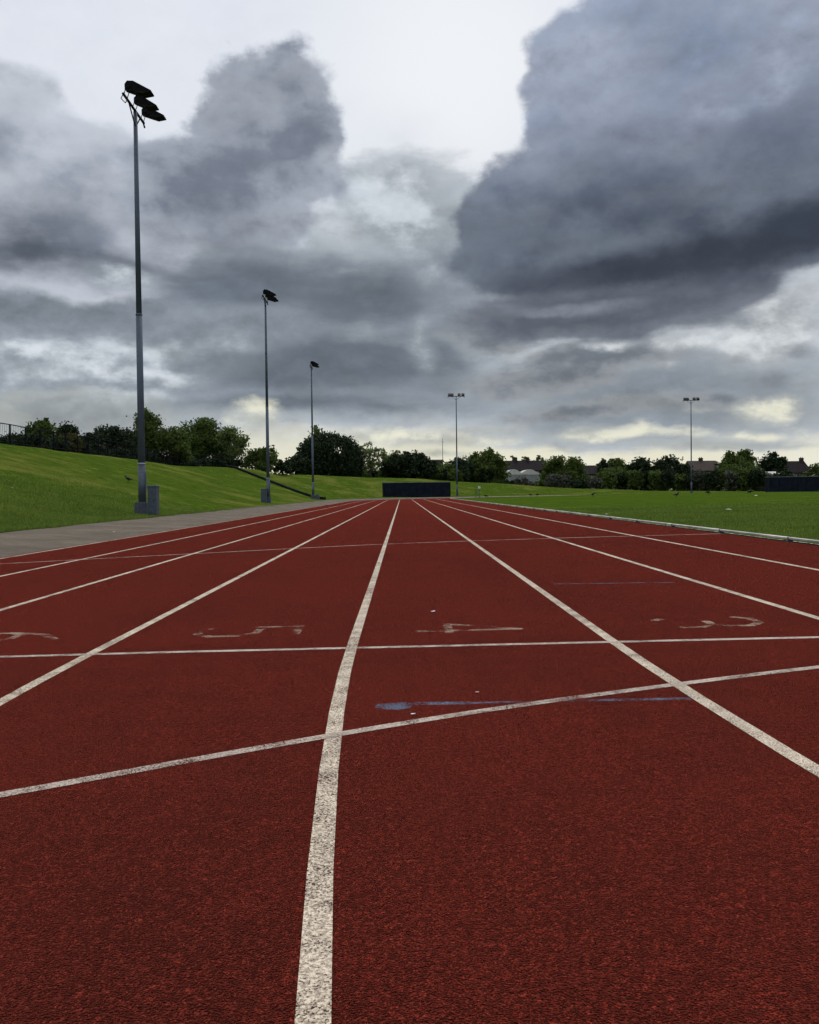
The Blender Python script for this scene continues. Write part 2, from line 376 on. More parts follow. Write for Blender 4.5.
def mat_leaf(name, a, c, tr=0.3):
    ma, nt, b, o, v = newmat(name)
    g = nt.nodes.new('ShaderNodeNewGeometry'); r = X(nt, g.outputs['Random Per Island'])
    n = noise(nt, v, 0.5, 3, 0.6)
    cc = mixc(nt, ss(r * 0.6 + n * 0.8 - 0.2, 0.15, 0.75), a, c)
    put(nt, b.inputs['Base Color'], cc); b.inputs['Roughness'].default_value = 0.7; b.inputs['Specular IOR Level'].default_value = 0.2
    t = nt.nodes.new('ShaderNodeBsdfTranslucent'); put(nt, t.inputs[0], cc)
    mx = nt.nodes.new('ShaderNodeMixShader'); mx.inputs[0].default_value = tr
    nt.links.new(b.outputs[0], mx.inputs[1]); nt.links.new(t.outputs[0], mx.inputs[2]); nt.links.new(mx.outputs[0], o.inputs[0])
    return ma
M = dict(
    track=mat_track(), asphalt=mat_asphalt(),
    white=mat_paint('white_line_paint', (0.86, 0.74, 0.57, 1), 0.43, 0.35),
    whitethin=mat_paint('white_cross_paint', (0.70, 0.60, 0.51, 1), 0.43, 0.6),
    whiteold=mat_paint('worn_white_paint', (0.66, 0.55, 0.46, 1), 0.445, 0.55),
    digit=mat_paint('rubbed_digit_paint', (0.78, 0.58, 0.42, 1), 0.54, 1.5, opac=0.65),
    blue=mat_paint('worn_blue_paint', (0.15, 0.27, 0.44, 1), 0.50, 0.9, col2=(0.05, 0.06, 0.12, 1), opac=0.9),
    blueold=mat_paint('faint_blue_paint', (0.12, 0.10, 0.20, 1), 0.49, 0.9, col2=(0.07, 0.04, 0.08, 1)),
    bank=mat_grass('bank_grass', (0.040, 0.074, 0.009, 1), (0.080, 0.130, 0.015, 1), (0.150, 0.162, 0.034, 1), 0.75),
    field=mat_grass('infield_grass', (0.044, 0.083, 0.009, 1), (0.072, 0.122, 0.013, 1), (0.105, 0.138, 0.020, 1), 0.5),
    rail=plain('kerb_white', (0.55, 0.53, 0.49), 0.6, 0, 0.4, 2.2), drain_shade=plain('drain_shade_black', (0.016, 0.015, 0.015), 0.9, 0, 0.3, 20),
    steel=plain('mast_paint', (0.085, 0.110, 0.150), 0.6, 0.1, 0.12, 0.9), steeldark=plain('mast_paint_dark', (0.085, 0.105, 0.14), 0.55, 0.2, 0.2, 5),
    ring=plain('galvanised_ring', (0.30, 0.33, 0.36), 0.5, 0.5, 0.15, 30),
    cabinet=plain('cabinet_paint', (0.070, 0.088, 0.118), 0.55, 0.1, 0.18, 9), black=plain('lamp_black', (0.010, 0.010, 0.012), 0.6, 0.0, 0.3, 9),
    glass=plain('lamp_glass', (0.012, 0.012, 0.014), 0.7, 0.0, 0.1, 9),
    concrete=plain('footing_concrete', (0.070, 0.085, 0.11), 0.9, 0, 0.25, 12, 0.01),
    fence=plain('fence_paint', (0.010, 0.011, 0.015), 0.8, 0.0, 0.2, 5), navy=plain('navy_sheet', (0.010, 0.0145, 0.024), 0.85, 0.0, 0.3, 1.5, 0.01),
    navytop=plain('pale_edge', (0.14, 0.16, 0.17), 0.7, 0, 0.3, 2), wallstrip=plain('dark_edging', (0.016, 0.018, 0.016), 0.9, 0, 0.3, 4),
    bark=plain('bark', (0.055, 0.045, 0.035), 0.95, 0, 0.35, 4, 0.03),
    brick=plain('brown_brick', (0.045, 0.034, 0.028), 0.9, 0, 0.25, 2.5), roof=plain('dark_roof_tile', (0.018, 0.014, 0.017), 0.85, 0, 0.25, 2, 0.02),
    render=plain('pale_render', (0.26, 0.28, 0.29), 0.85, 0, 0.15, 1.5), greyroof=plain('pale_roof', (0.52, 0.52, 0.50), 0.7, 0, 0.15, 1.5),
    window=plain('window_glass', (0.03, 0.035, 0.04), 0.15, 0.0, 0.3, 3), frame=plain('window_frame', (0.55, 0.55, 0.54), 0.5, 0, 0.1, 5),
    feather=plain('crow_black', (0.010, 0.010, 0.012), 0.5, 0, 0.3, 30), litter=plain('litter_white', (0.72, 0.72, 0.70), 0.6, 0, 0.1, 40),
    leaf_dark=mat_leaf('leaf_dark', (0.010, 0.020, 0.008, 1), (0.022, 0.042, 0.014, 1), 0.16),
    leaf_mid=mat_leaf('leaf_mid', (0.030, 0.054, 0.011, 1), (0.100, 0.145, 0.030, 1), 0.35),
    leaf_light=mat_leaf('leaf_light', (0.06, 0.095, 0.028, 1), (0.16, 0.21, 0.07, 1), 0.4),
    leaf_grey=mat_leaf('leaf_grey', (0.024, 0.030, 0.022, 1), (0.115, 0.12, 0.095, 1), 0.2),
    leaf_gold=mat_leaf('leaf_gold', (0.05, 0.055, 0.012, 1), (0.13, 0.12, 0.03, 1), 0.3),
    blade=mat_leaf('grass_blade', (0.075, 0.128, 0.016, 1), (0.180, 0.260, 0.042, 1), 0.3),
)

# ------------------------------------------------------------------ the lie of the land: a stadium round a spine
CX, Y0, Y1 = 39.844, 4.22, 88.6
R_C = 40.088                                    # radius of the lane line just left of the camera
def stations():
    S = []
    nb = 200
    for i in range(nb): S.append((CX, Y0, -PI / 2 - PI / 2 * (1 - 0) + 0, i))   # placeholder, replaced below
    S = []
    for i in range(60): S.append((Y0 + (Y1 - Y0) * i / 60, PI))                   # left straight, away from the camera
    for i in range(nb // 2): S.append((Y1, PI - PI * i / (nb // 2)))               # far bend
    for i in range(30): S.append((Y1 - (Y1 - Y0) * i / 30, 0.0))                  # right straight
    for i in range(nb): S.append((Y0, -PI * i / nb))                              # near bend, back to the camera
    return S
ST = stations()
def sp(st, r): return (CX + math.cos(st[1]) * r, st[0] + math.sin(st[1]) * r)
def polar(x, y):
    yc = min(max(y, Y0), Y1); return math.hypot(x - CX, y - yc), math.degrees(math.atan2(y - yc, CX - x))   # phi 0 = left, 90 = far
HT = [(-180, 0), (-95, 0), (-60, 3.0), (-20, 3.9), (20, 3.95), (34, 3.8), (54, 3.2), (61, 2.9), (74, 1.9), (84, 1.0), (96, 0.42), (112, 0.0), (180, 0)]
def D0(p):
    t = min(1, max(0, (p - 21) / 16)); t = t * t * (3 - 2 * t); return 9.5 * t
def Hphi(p):
    for (a, ha), (b, hb) in zip(HT, HT[1:]):
        if a <= p <= b: return ha + (hb - ha) * (p - a) / (b - a)
    return 0
def wob(x, y): return 0.05 * math.sin(x * 0.31 + y * 0.13) + 0.04 * math.sin(x * 0.12 - y * 0.21 + 2) + 0.02 * math.sin(y * 0.9 + x * 0.5)
def prof(d):
    t = d / 16.5
    if t <= 0: return 0
    if t < 0.15: return t * t / 0.3 * 1.13
    if t < 0.9: return 0.075 * 1.13 + (t - 0.15) * 1.13
    if t < 1.1: return 0.932 + (1 - 0.932) * math.sin((t - 0.9) / 0.2 * PI / 2)
    if d < 150: return 1.0
    if d < 240: return 0.5 + 0.5 * math.cos((d - 150) / 90 * PI)
    return 0
def ground_z(x, y):
    r, p = polar(x, y)
    if r > 47.4:
        d = r - 47.4
        return 0.06 + Hphi(p) * prof(d - D0(p)) + wob(x, y) * min(1, d / 4) * (1.0 if Hphi(p) > 0.2 else 0.3)
    if r > 35.0: return -0.012 * (r - CX) if r < 45.05 else 0.06
    return 0.045 + 0.28 * (1 - (r / 35.0) ** 2)
def hit(u, v):
    """where the sight line through photo position (u, v) meets the ground"""
    d = ray(u, v); t = 2.0
    while t < 400:
        p = Vector((0, 0, CAM_H)) + d * t
        if p.z < ground_z(p.x, p.y): return p
        t *= 1.002
    return p
def ringmesh(name, radii, zf, mat, parent=None, dz=0.0):
    V, Fc = [], []; n = len(ST); k = len(radii)
    for s in ST:
        for r in radii:
            x, y = sp(s, r); V.append((x, y, zf(x, y, r) + dz))
    for i in range(n):
        j = (i + 1) % n
        for a in range(k - 1): Fc.append((i * k + a, i * k + a + 1, j * k + a + 1, j * k + a))
    me = bpy.data.meshes.new(name); me.from_pydata(V, [], Fc)
    me.update(); o = link(name, me, parent, mat, True)
    bm = bmesh.new(); bm.from_mesh(me); bmesh.ops.recalc_face_normals(bm, faces=bm.faces)
    if sum(f.normal.z * f.calc_area() for f in bm.faces) < 0: bmesh.ops.reverse_faces(bm, faces=bm.faces)
    bm.to_mesh(me); bm.free()
    return o
tz = lambda x, y, r: -0.012 * (r - CX)
track = tag(ringmesh('running_track', [35.12, 37, 39, 41, 43, 45.05], tz, M['track']), kind='structure')
tag(ringmesh('tarmac_path', [45.05, 45.6, 47.0, 47.75], lambda x, y, r: tz(0, 0, 45.05) if r < 45.1 else (-0.04 if r < 46 else 0.0 + 0.055 * (r - 46) / 1.4), M['asphalt']), kind='structure')
outer = [47.4, 47.8, 48.5, 49.5, 50.7, 52, 53.5, 55, 56.5, 58, 59.5, 61, 62.3, 63.2, 64, 64.8, 66, 69, 75, 85, 100, 120, 150, 190, 230, 290, 420, 700, 1300, 3000, 6000]
def outz(x, y, r):
    if r < 47.5: return 0.062
    return ground_z(x, y)
def wavy(x, y): return 0.05 * math.sin(y * 1.9 + x) + 0.04 * math.sin(y * 0.77 + 1.3 + x * 0.6)
bank = ringmesh('grass_ground', outer, outz, M['bank'])
for i in range(len(ST)):                                       # the ragged edge where grass creeps on to the tarmac
    v = bank.data.vertices[i * len(outer)]
    x, y = sp(ST[i], 47.4 + wavy(*sp(ST[i], 47.4))); v.co = (x, y, 0.064)
tag(bank, kind='structure')
V = []; Fc = []
rr = [34.9, 34.7, 34, 32, 29, 25, 20, 14, 8, 3, 0.05]
tag(ringmesh('infield', rr, lambda x, y, r: ground_z(x, y), M['field']), kind='structure')
tag(ringmesh('drain_shade_channel', [34.88, 34.93, 35.02, 35.16], lambda x, y, r: 0.02 if 34.9 < r < 35.1 else (0.0525 if r > 35 else 0.04), M['drain_shade']), kind='structure')  # channel coloured black to stand in for the shade beneath the rail
# raised kerb rail on little feet
def rail():
    V, Fc = [], []; n = len(ST)
    cs = [(35.068, .084), (35.070, .104), (35.062, .109), (35.016, .109), (35.008, .104), (35.010, .084)]
    for s in ST:
        for r, z in cs: x, y = sp(s, r); V.append((x, y, z))
    k = len(cs)
    for i in range(n):
        j = (i + 1) % n
        for a in range(k): Fc.append((i * k + a, i * k + (a + 1) % k, j * k + (a + 1) % k, j * k + a))
    bm = bmesh.new(); me = bpy.data.meshes.new('t'); me.from_pydata(V, [], Fc); bm.from_mesh(me)
    return bm
kerb = tag(from_bm('kerb', rail(), None, M['rail']), kind='structure')
for i in range(34):                                            # dark collars where the rail lengths meet
    y = 6.3 + 2.4 * i; x = CX - 35.042
    bm = bmesh.new(); box(bm, x - 0.033, x + 0.033, y - 0.012, y + 0.012, 0.05, 0.1115); from_bm('rail_joint', bm, kerb, M['steeldark'])

# painted lines, each a thin sheet just above the rubber
def strip(name, pts, w, mat, dz=0.003, taper=None):
    """flat painted band along ground points"""
    V, Fc = [], []; P = [Vector((a, b)) for a, b in pts]
    for i, p in enumerate(P):
        d = (P[min(i + 1, len(P) - 1)] - P[max(i - 1, 0)]).normalized(); nrm = Vector((-d.y, d.x))
        ww = w * (taper[i] if taper else 1)
        for s in (1, -1):
            q = p + nrm * s * ww / 2; r, _ = polar(q.x, q.y); V.append((q.x, q.y, -0.012 * (r - CX) + dz))
    for i in range(len(P) - 1): Fc.append((2 * i, 2 * i + 1, 2 * i + 3, 2 * i + 2))
    return mesh(name, V, Fc, track, mat)
for k in range(-4, 4):
    r = R_C - 1.22 * k; w = 0.05
    lo = ringmesh('lane_line', [r - w / 2, r + w / 2], tz, M['white'], track, 0.0010)
def resample(pts, step):
    out = []
    for (a, b), (c, d) in zip(pts, pts[1:]):
        n = max(1, int(math.hypot(c - a, d - b) / step))
        for i in range(n): out.append((a + (c - a) * i / n, b + (d - b) * i / n))
    return out + [pts[-1]]
def smooth(pts, it=3):
    for _ in range(it):
        q = [pts[0]]
        for (a, b), (c, d) in zip(pts, pts[1:]): q += [(a * .75 + c * .25, b * .75 + d * .25), (a * .25 + c * .75, b * .25 + d * .75)]
        pts = q + [pts[-1]]
    return pts
strip('finish_line', resample([(-5.12, 4.14), (-1.06, 4.185), (4.70, 4.11)], 0.4), 0.048, M['whitethin'], 0.0016)
strip('start_line', smooth([(-5.1, 0.3), (-3.2, 0.98), (-2.1, 1.55), (-1.0, 2.19), (-0.34, 2.60), (0.31, 2.95), (0.99, 3.235), (1.61, 3.475), (2.7, 3.83), (3.7, 4.10)]), 0.046, M['whiteold'], 0.0022)
strip('start_line', smooth([(-5.1, 10.2), (-4.7, 10.51), (-3.04, 11.35), (-0.88, 12.4), (-0.24, 12.65), (1.1, 12.95), (2.89, 13.15), (4.7, 13.2)]), 0.05, M['whitethin'], 0.0016)
def g2(u, v):
    d = ray(u, v); t = -CAM_H / (d.z - 0.012 * d.x); return (d.x * t, d.y * t)
a, b2_, c2_ = g2(376, 706), g2(470, 703.0), g2(690, 698.5)
strip('blue_line', resample([a, g2(412, 706.5)], 0.02), 0.10, M['blue'], 0.0005, [0.55, 0.7, 0.95, 0.85, 1.0, 0.7, 0.45, 0.3, 0.2, 0.2, 0.2, 0.2])
strip('blue_line', resample([g2(398, 703.7), b2_], 0.03), 0.042, M['blue'], 0.0005)
strip('blue_line', resample([g2(560, 701), c2_], 0.03), 0.032, M['blue'], 0.0005)
strip('blue_line', resample([b2_, g2(560, 701)], 0.03), 0.026, M['blueold'], 0.0005)
strip('blue_line', resample([g2(553, 584), g2(685, 582.2)], 0.05), 0.03, M['blue'], 0.0005)

# lane numerals, lying with their tops towards the infield
def digit(ch, cx, cy, h=0.52, w=0.30, sw=0.048):
    L = {'3': [(0, .12), (.2, 0), (.7, 0), (1, .18), (1, .36), (.72, .52), (.35, .52), (.72, .52), (1, .66), (1, .84), (.7, 1), (.2, 1), (0, .88)],
         '4': [(.75, 0), (.75, 1), (0, .30), (1, .30)],
         '5': [(0, .12), (.25, 0), (.7, 0), (1, .16), (1, .42), (.75, .58), (.3, .60), (.06, .52), (.06, 1), (.95, 1)],
         '6': [(.85, 1), (.35, .8), (.05, .45), (.05, .2), (.3, 0), (.72, 0), (1, .16), (1, .36), (.72, .52), (.3, .52), (.05, .36)],
         '2': [(0, .82), (.2, 1), (.8, 1), (1, .84), (1, .66), (0, 0), (1, 0)],
         '7': [(0, 1), (1, 1), (.35, 0)]}[ch]
    pts = [(cx + (b - 0.5) * h, cy - (a - 0.5) * w) for a, b in L]
    bm = bmesh.new()
    for i, (p, q) in enumerate(zip(pts, pts[1:])):
        p, q = Vector(p), Vector(q); d = (q - p).normalized(); n = Vector((-d.y, d.x)) * sw / 2
        p2, q2 = p - d * sw * 0.35, q + d * sw * 0.35
        vs = []
        for s in (p2 + n, q2 + n, q2 - n, p2 - n):
            vs.append(bm.verts.new((s.x, s.y, 0.012 * s.x + 0.0010 + 0.0002 * i)))
        bm.faces.new(vs)
    me = bpy.data.meshes.new('lane_number'); bm.to_mesh(me); bm.free()
    return link('lane_number', me, track, M['digit'])
for ch, (u, v) in zip('3456', ((706, 622.5), (468, 628), (249, 631.5), (14, 637))):
    x, y = g2(u, v); digit(ch, x, y, 0.52 if ch != '6' else 0.5)
x, y = g2(249, 631.5); digit('7', x - 2.5, y)
x, y = g2(714, 623.5); digit('2', x + 1.25, y)

# ------------------------------------------------------------------ floodlight masts
def flood(parent, x, y, z, s=1.0, tilt=0.0):
    T = Matrix.Translation((x, y, z)) @ Matrix.Rotation(R(tilt), 4, 'Y') @ Matrix.Scale(s, 4)
    pr = [(0.0, 0.08), (-0.01, 0.24), (0.08, 0.325), (0.28, 0.315), (0.84, 0.05), (0.83, 0.02), (0.56, -0.05), (0.26, 0.02)]
    wd = [0.11, 0.12, 0.17, 0.20, 0.205, 0.205, 0.195, 0.16]
    bm = bmesh.new()
    A = [bm.verts.new((px, w, pz)) for (px, pz), w in zip(pr, wd)]; B = [bm.verts.new((px, -w, pz)) for (px, pz), w in zip(pr, wd)]
    n = len(pr); bm.faces.new(A); bm.faces.new(B[::-1])
    for i in range(n): bm.faces.new((A[i], B[i], B[(i + 1) % n], A[(i + 1) % n]))
    bmesh.ops.transform(bm, matrix=T, verts=bm.verts)
    o = from_bm('floodlight', bm, parent, M['black'])
    bm = bmesh.new(); vs = [bm.verts.new(p) for p in ((0.29, 0.13, 0.017), (0.29, -0.13, 0.017), (0.55, -0.165, -0.053), (0.55, 0.165, -0.053))]
    bm.faces.new(vs); bmesh.ops.transform(bm, matrix=T, verts=bm.verts); from_bm('lens', bm, o, M['glass'])
    bm = bmesh.new()
    for s_ in (-1, 1):
        tube(bm, (0.0, s_ * 0.16, -0.12), (0.06, s_ * 0.17, 0.14), 0.014, n=5); tube(bm, (0.06, s_ * 0.17, 0.14), (0.20, s_ * 0.17, 0.14), 0.014, n=5)
    tube(bm, (0.0, -0.16, -0.12), (0.0, 0.16, -0.12), 0.016, n=5)
    bmesh.ops.transform(bm, matrix=T, verts=bm.verts); from_bm('bracket', bm, o, M['black'])
    return o
def mast(loc, rz, H, label, four=False):
    t = empty('floodlight_mast', loc, rz); tag(t, label, 'floodlight mast', 'floodlight masts round the running track')
    bm = bmesh.new(); tube(bm, (0, 0, 1.62), (0, 0, 6.4), 0.112, 0.098, 14); tube(bm, (0, 0, 6.4), (0, 0, H), 0.090, 0.062, 14)
    from_bm('pole', bm, t, M['steel'], True)
    bm = bmesh.new(); tube(bm, (0, 0, 0.30), (0, 0, 1.62), 0.125, 0.120, 14); from_bm('lower_section', bm, t, M['steeldark'], True)
    bm = bmesh.new(); tube(bm, (0, 0, 1.60), (0, 0, 1.66), 0.128, 0.128, 14); from_bm('joint_ring', bm, t, M['ring'], True)
    bm = bmesh.new(); tube(bm, (0, 0, 6.37), (0, 0, 6.43), 0.106, 0.106, 14); from_bm('joint_ring', bm, t, M['steel'], True)
    bm = bmesh.new(); vs = box(bm, -0.25, 0.19, -0.20, 0.20, -0.15, 0.40)
    for v in vs[4:]: v.co.x *= 0.78; v.co.y *= 0.78
    from_bm('base', bm, t, M['concrete'], False, 0.015)
    bm = bmesh.new(); box(bm, 0.118, 0.132, -0.05, 0.05, 0.75, 1.35); from_bm('access_door', bm, t, M['steel'])
    a0, a1 = (-1.25, 0.95) if not four else (-1.22, 1.22)
    bm = bmesh.new(); tube(bm, (0, a0, H + 0.02), (0, a1, H + 0.02), 0.042, n=8)
    tube(bm, (0, 0, H - 0.5), (0.0, a0 * 0.55, H), 0.022, n=6); tube(bm, (0, 0, H - 0.5), (0, a1 * 0.55, H), 0.022, n=6)
    from_bm('crossarm', bm, t, M['black'])
    ys = (-1.06, -0.16, 0.72) if not four else (-1.0, -0.62, 0.40, 0.95)
    for i, y in enumerate(ys):
        flood(t, 0.02, y, H + 0.11, 1.05 if four else (0.98 if i == 0 else 0.88), 3 + 4 * (i % 2))
    bm = bmesh.new(); P = [(0, a0, H), (-0.06, a0 - 0.03, H - 0.14), (0.05, a0 + 0.05, H - 0.24), (0.07, a0 + 0.16, H - 0.1), (0.02, a0 + 0.3, H)]
    for p, q in zip(P, P[1:]): tube(bm, p, q, 0.013, n=5)
    from_bm('cable', bm, t, M['black'])
    bm = bmesh.new(); tube(bm, (-0.02, a1, H + 0.03), (0.03, a1 - 0.02, H - 0.14), 0.03, n=5); from_bm('end_clamp', bm, t, M['black'])
    return t
def mast_xyz(u, Y, v=None):
    p = at(u, 505, Y); return (p.x, Y, ground_z(p.x, Y))
def mtop(u, vt, Y, z0): return at(u, vt, Y).z - z0
spots = [(142.5, 29.0, 111.5, 'nearest and tallest-looking floodlight mast, at left beside the tarmac path', 0, False),
         (268.5, 59.6, 300, 'second nearest floodlight mast on the left, before the small round green tree', 0, False),
         (313.3, 90.8, 367, 'third floodlight mast on the left, standing before the big dark domed tree', 0, False),
         (457.3, 131.0, 396.5, 'floodlight mast just right of the dark screen at the far end of the track', -PI / 2, True),
         (691.5, 141.0, 400.5, 'floodlight mast on the far side of the infield, furthest right', -PI / 2 - 0.15, True)]
for u, Y, vt, lab, rz, four in spots:
    loc = mast_xyz(u, Y); mast(loc, rz, mtop(u, vt, Y, loc[2]), lab, four)
def cabinet(x, y, w, h, label, rz=0.0):
    z = ground_z(x, y); t = empty('electrical_cabinet', (x, y, z), rz); tag(t, label, 'electrical cabinet', 'electrical cabinets beside the masts')
    bm = bmesh.new(); box(bm, -w / 2, w / 2, -0.13, 0.13, 0.05, h - 0.03); from_bm('housing', bm, t, M['cabinet'], False, 0.01)
    bm = bmesh.new(); box(bm, -w / 2 - 0.02, w / 2 + 0.02, -0.15, 0.15, h - 0.028, h + 0.012); from_bm('lid', bm, t, M['steeldark'], False, 0.008)
    bm = bmesh.new(); box(bm, -w / 2 - 0.01, w / 2 + 0.01, -0.14, 0.14, -0.12, 0.048); from_bm('plinth', bm, t, M['concrete'])
    bm = bmesh.new(); box(bm, -w / 2 + 0.03, w / 2 - 0.03, -0.146, -0.132, 0.10, h - 0.09); d = from_bm('door', bm, t, M['cabinet'], False, 0.004)
    bm = bmesh.new(); tube(bm, (w / 2 - 0.07, -0.147, h * 0.52), (w / 2 - 0.07, -0.17, h * 0.52), 0.016, n=8); from_bm('handle', bm, d, M['black'])
p = at(153.5, 500, 28.7); cabinet(p.x, p.y, 0.28, 0.95, 'blue-grey electrical cabinet right of the nearest mast, at the path edge', -0.12)
p = at(264.0, 500, 59.2); cabinet(p.x, p.y, 0.36, 0.90, 'grey electrical cabinet left of the foot of the second mast')
p = at(317.5, 500, 90.5); cabinet(p.x, p.y, 0.36, 0.50, 'small dark cabinet right of the foot of the third mast')

# ------------------------------------------------------------------ low dark edging running down the bank
def edging():
    bm = bmesh.new(); P = []
    N_ = 26
    for i in range(N_ + 1):
        t = i / N_; r = 48.0 + 16.6 * t; ph = R(5.2 + 13.2 * t + 1.2 * math.sin(PI * t))
        x, y = CX - r * math.cos(ph), Y1 + r * math.sin(ph); P.append(Vector((x, y, ground_z(x, y))))
    for p, q in zip(P, P[1:]):
        d = (q - p).normalized(); n = Vector((-d.y, d.x, 0)) * 0.12
        lo, hi = Vector((0, 0, -0.3)), Vector((0, 0, 0.26))
        vs = [bm.verts.new(k) for k in (p - n + lo, q - n + lo, q + n + lo, p + n + lo, p - n + hi, q - n + hi, q + n + hi, p + n + hi)]
        for f in ((3, 2, 1, 0), (4, 5, 6, 7), (0, 1, 5, 4), (1, 2, 6, 5), (2, 3, 7, 6), (3, 0, 4, 7)): bm.faces.new([vs[i] for i in f])
    bmesh.ops.remove_doubles(bm, verts=bm.verts, dist=0.001)
    return from_bm('low_wall', bm, None, M['wallstrip'])
tag(edging(), 'low dark wall running diagonally down the grass bank behind the second mast', 'low wall')

# ------------------------------------------------------------------ fence on the crest of the left bank
def crest_pts(r, ya, phb, step):
    L = []; y = ya
    while y < Y1: L.append((CX - r, y)); y += step
    ph = (y - Y1) / r
    while ph < R(phb): L.append((CX - r * math.cos(ph), Y1 + r * math.sin(ph))); ph += step / r
    return L
FZ = 1.35
def fence():
    t = empty('railing_fence', (CX - 64.4, 40, ground_z(CX - 64.4, 40))); tag(t, 'dark metal railing fence along the top of the left grass bank', 'fence')
    base = Vector(t.location)
    P = crest_pts(64.4, 38, 24, 2.35)
    Q = [Vector((x, y, ground_z(x, y))) - base for x, y in P]
    for q in Q:
        bm = bmesh.new(); box(bm, q.x - 0.045, q.x + 0.045, q.y - 0.045, q.y + 0.045, q.z - 0.2, q.z + FZ); from_bm('post', bm, t, M['fence'])
    for h, nm in ((FZ, 'top_rail'), (0.22, 'bottom_rail')):
        bm = bmesh.new()
        for p, q in zip(Q, Q[1:]): tube(bm, p + Vector((0, 0, h)), q + Vector((0, 0, h)), 0.034, n=6)
        from_bm(nm, bm, t, M['fence'])
    bm = bmesh.new()
    for p, q in zip(Q, Q[1:]):
        for k in range(1, 9):
            c = p.lerp(q, k / 9.0); tube(bm, c + Vector((0, 0, 0.05)), c + Vector((0, 0, FZ)), 0.008, n=4)
    from_bm('railing_bars', bm, t, M['fence'])
fence()

# ------------------------------------------------------------------ the two long dark screens
def screen(u0, u1, vtop, Y, n, label, depth=1.9):
    a, b = at(u0, 490, Y), at(u1, 490, Y); z = ground_z((a.x + b.x) / 2, Y); z = min(z, 0.12)
    H = at((u0 + u1) / 2, vtop, Y).z - z; W = b.x - a.x
    t = empty('mat_shelter', ((a.x + b.x) / 2, Y, z)); tag(t, label, 'equipment shelter', 'long navy shelters past the track')
    bm = bmesh.new(); box(bm, -W / 2, W / 2, 0, depth, -0.1, H - 0.07); from_bm('body', bm, t, M['navy'])
    for k in range(n):
        x0 = -W / 2 + W * k / n; x1 = x0 + W / n
        bm = bmesh.new(); box(bm, x0 + 0.05, x1 - 0.05, -0.06, -0.003, 0.02, H - 0.12); from_bm('front_panel', bm, t, M['navy'], False, 0.006)
    bm = bmesh.new(); box(bm, -W / 2 - 0.06, W / 2 + 0.06, -0.10, depth + 0.05, H - 0.067, H + 0.02); from_bm('roof', bm, t, M['navytop'])
    for s in (-1, 1):
        bm = bmesh.new(); box(bm, s * (W / 2 + 0.005), s * (W / 2 + 0.075), -0.09, -0.005, -0.05, H - 0.07) if s > 0 else box(bm, -(W / 2 + 0.075), -(W / 2 + 0.005), -0.09, -0.005, -0.05, H - 0.07)
        from_bm('corner_post', bm, t, M['navy'])
screen(383, 450, 482.2, 124, 8, 'long dark navy shelter at the end of the red lanes, left of a mast')
screen(770, 852, 476.3, 146, 9, 'long dark navy shelter beyond the infield at the right edge')
#P2END
# ------------------------------------------------------------------ trees and bushes
def leaf_mesh(name, lobes, n, size, mat, parent, seed, shell=0.45, clump=0.16, cl_max=0.75):
    """many small leaf clumps spread through the volume of overlapping lobes"""
    rg = np.random.default_rng(seed)
    vol = np.array([l[3] * l[4] * l[5] for l in lobes]) ** 0.75; pr = vol / vol.sum()
    nc = max(12, n // (22 if cl_max > 0.4 else 5)); idx = rg.choice(len(lobes), nc, p=pr)
    d = rg.normal(size=(nc, 3)); d /= np.linalg.norm(d, axis=1)[:, None]
    rad = shell + (1 - shell) * rg.random(nc) ** 0.7
    L = np.array(lobes); C = L[idx, :3] + d * rad[:, None] * L[idx, 3:6] * (0.84 + 0.12 * rg.random(nc))[:, None]
    ci = rg.integers(0, nc, n); s = L[idx][ci][:, 3:6].mean(axis=1) * clump * (0.6 + 0.9 * rg.random(nc))[ci]
    P = C[ci] + np.clip(rg.normal(size=(n, 3)), -1.35, 1.35) * np.minimum(s, cl_max)[:, None] * np.array([1, 1, 0.75])
    P[:, 2] = np.maximum(P[:, 2], 0.1 * rg.random(n))
    a = rg.normal(size=(n, 3)); a /= np.linalg.norm(a, axis=1)[:, None]
    b = rg.normal(size=(n, 3)); b -= (a * b).sum(1)[:, None] * a; b /= np.linalg.norm(b, axis=1)[:, None]
    sz = size * (0.55 + 0.9 * rg.random(n))[:, None]; a *= sz * 0.5; b *= sz * 0.36
    V = np.stack([P - a, P - b + a * 0.1, P + a, P + b + a * 0.1], 1).reshape(-1, 3)
    me = bpy.data.meshes.new(name); me.vertices.add(4 * n); me.vertices.foreach_set('co', V.astype(np.float32).ravel())
    me.loops.add(4 * n); me.loops.foreach_set('vertex_index', np.arange(4 * n, dtype=np.int32))
    me.polygons.add(n); me.polygons.foreach_set('loop_start', np.arange(0, 4 * n, 4, dtype=np.int32)); me.polygons.foreach_set('loop_total', np.full(n, 4, dtype=np.int32))
    me.update(calc_edges=True)
    return link(name, me, parent, mat)
GRP_T = None
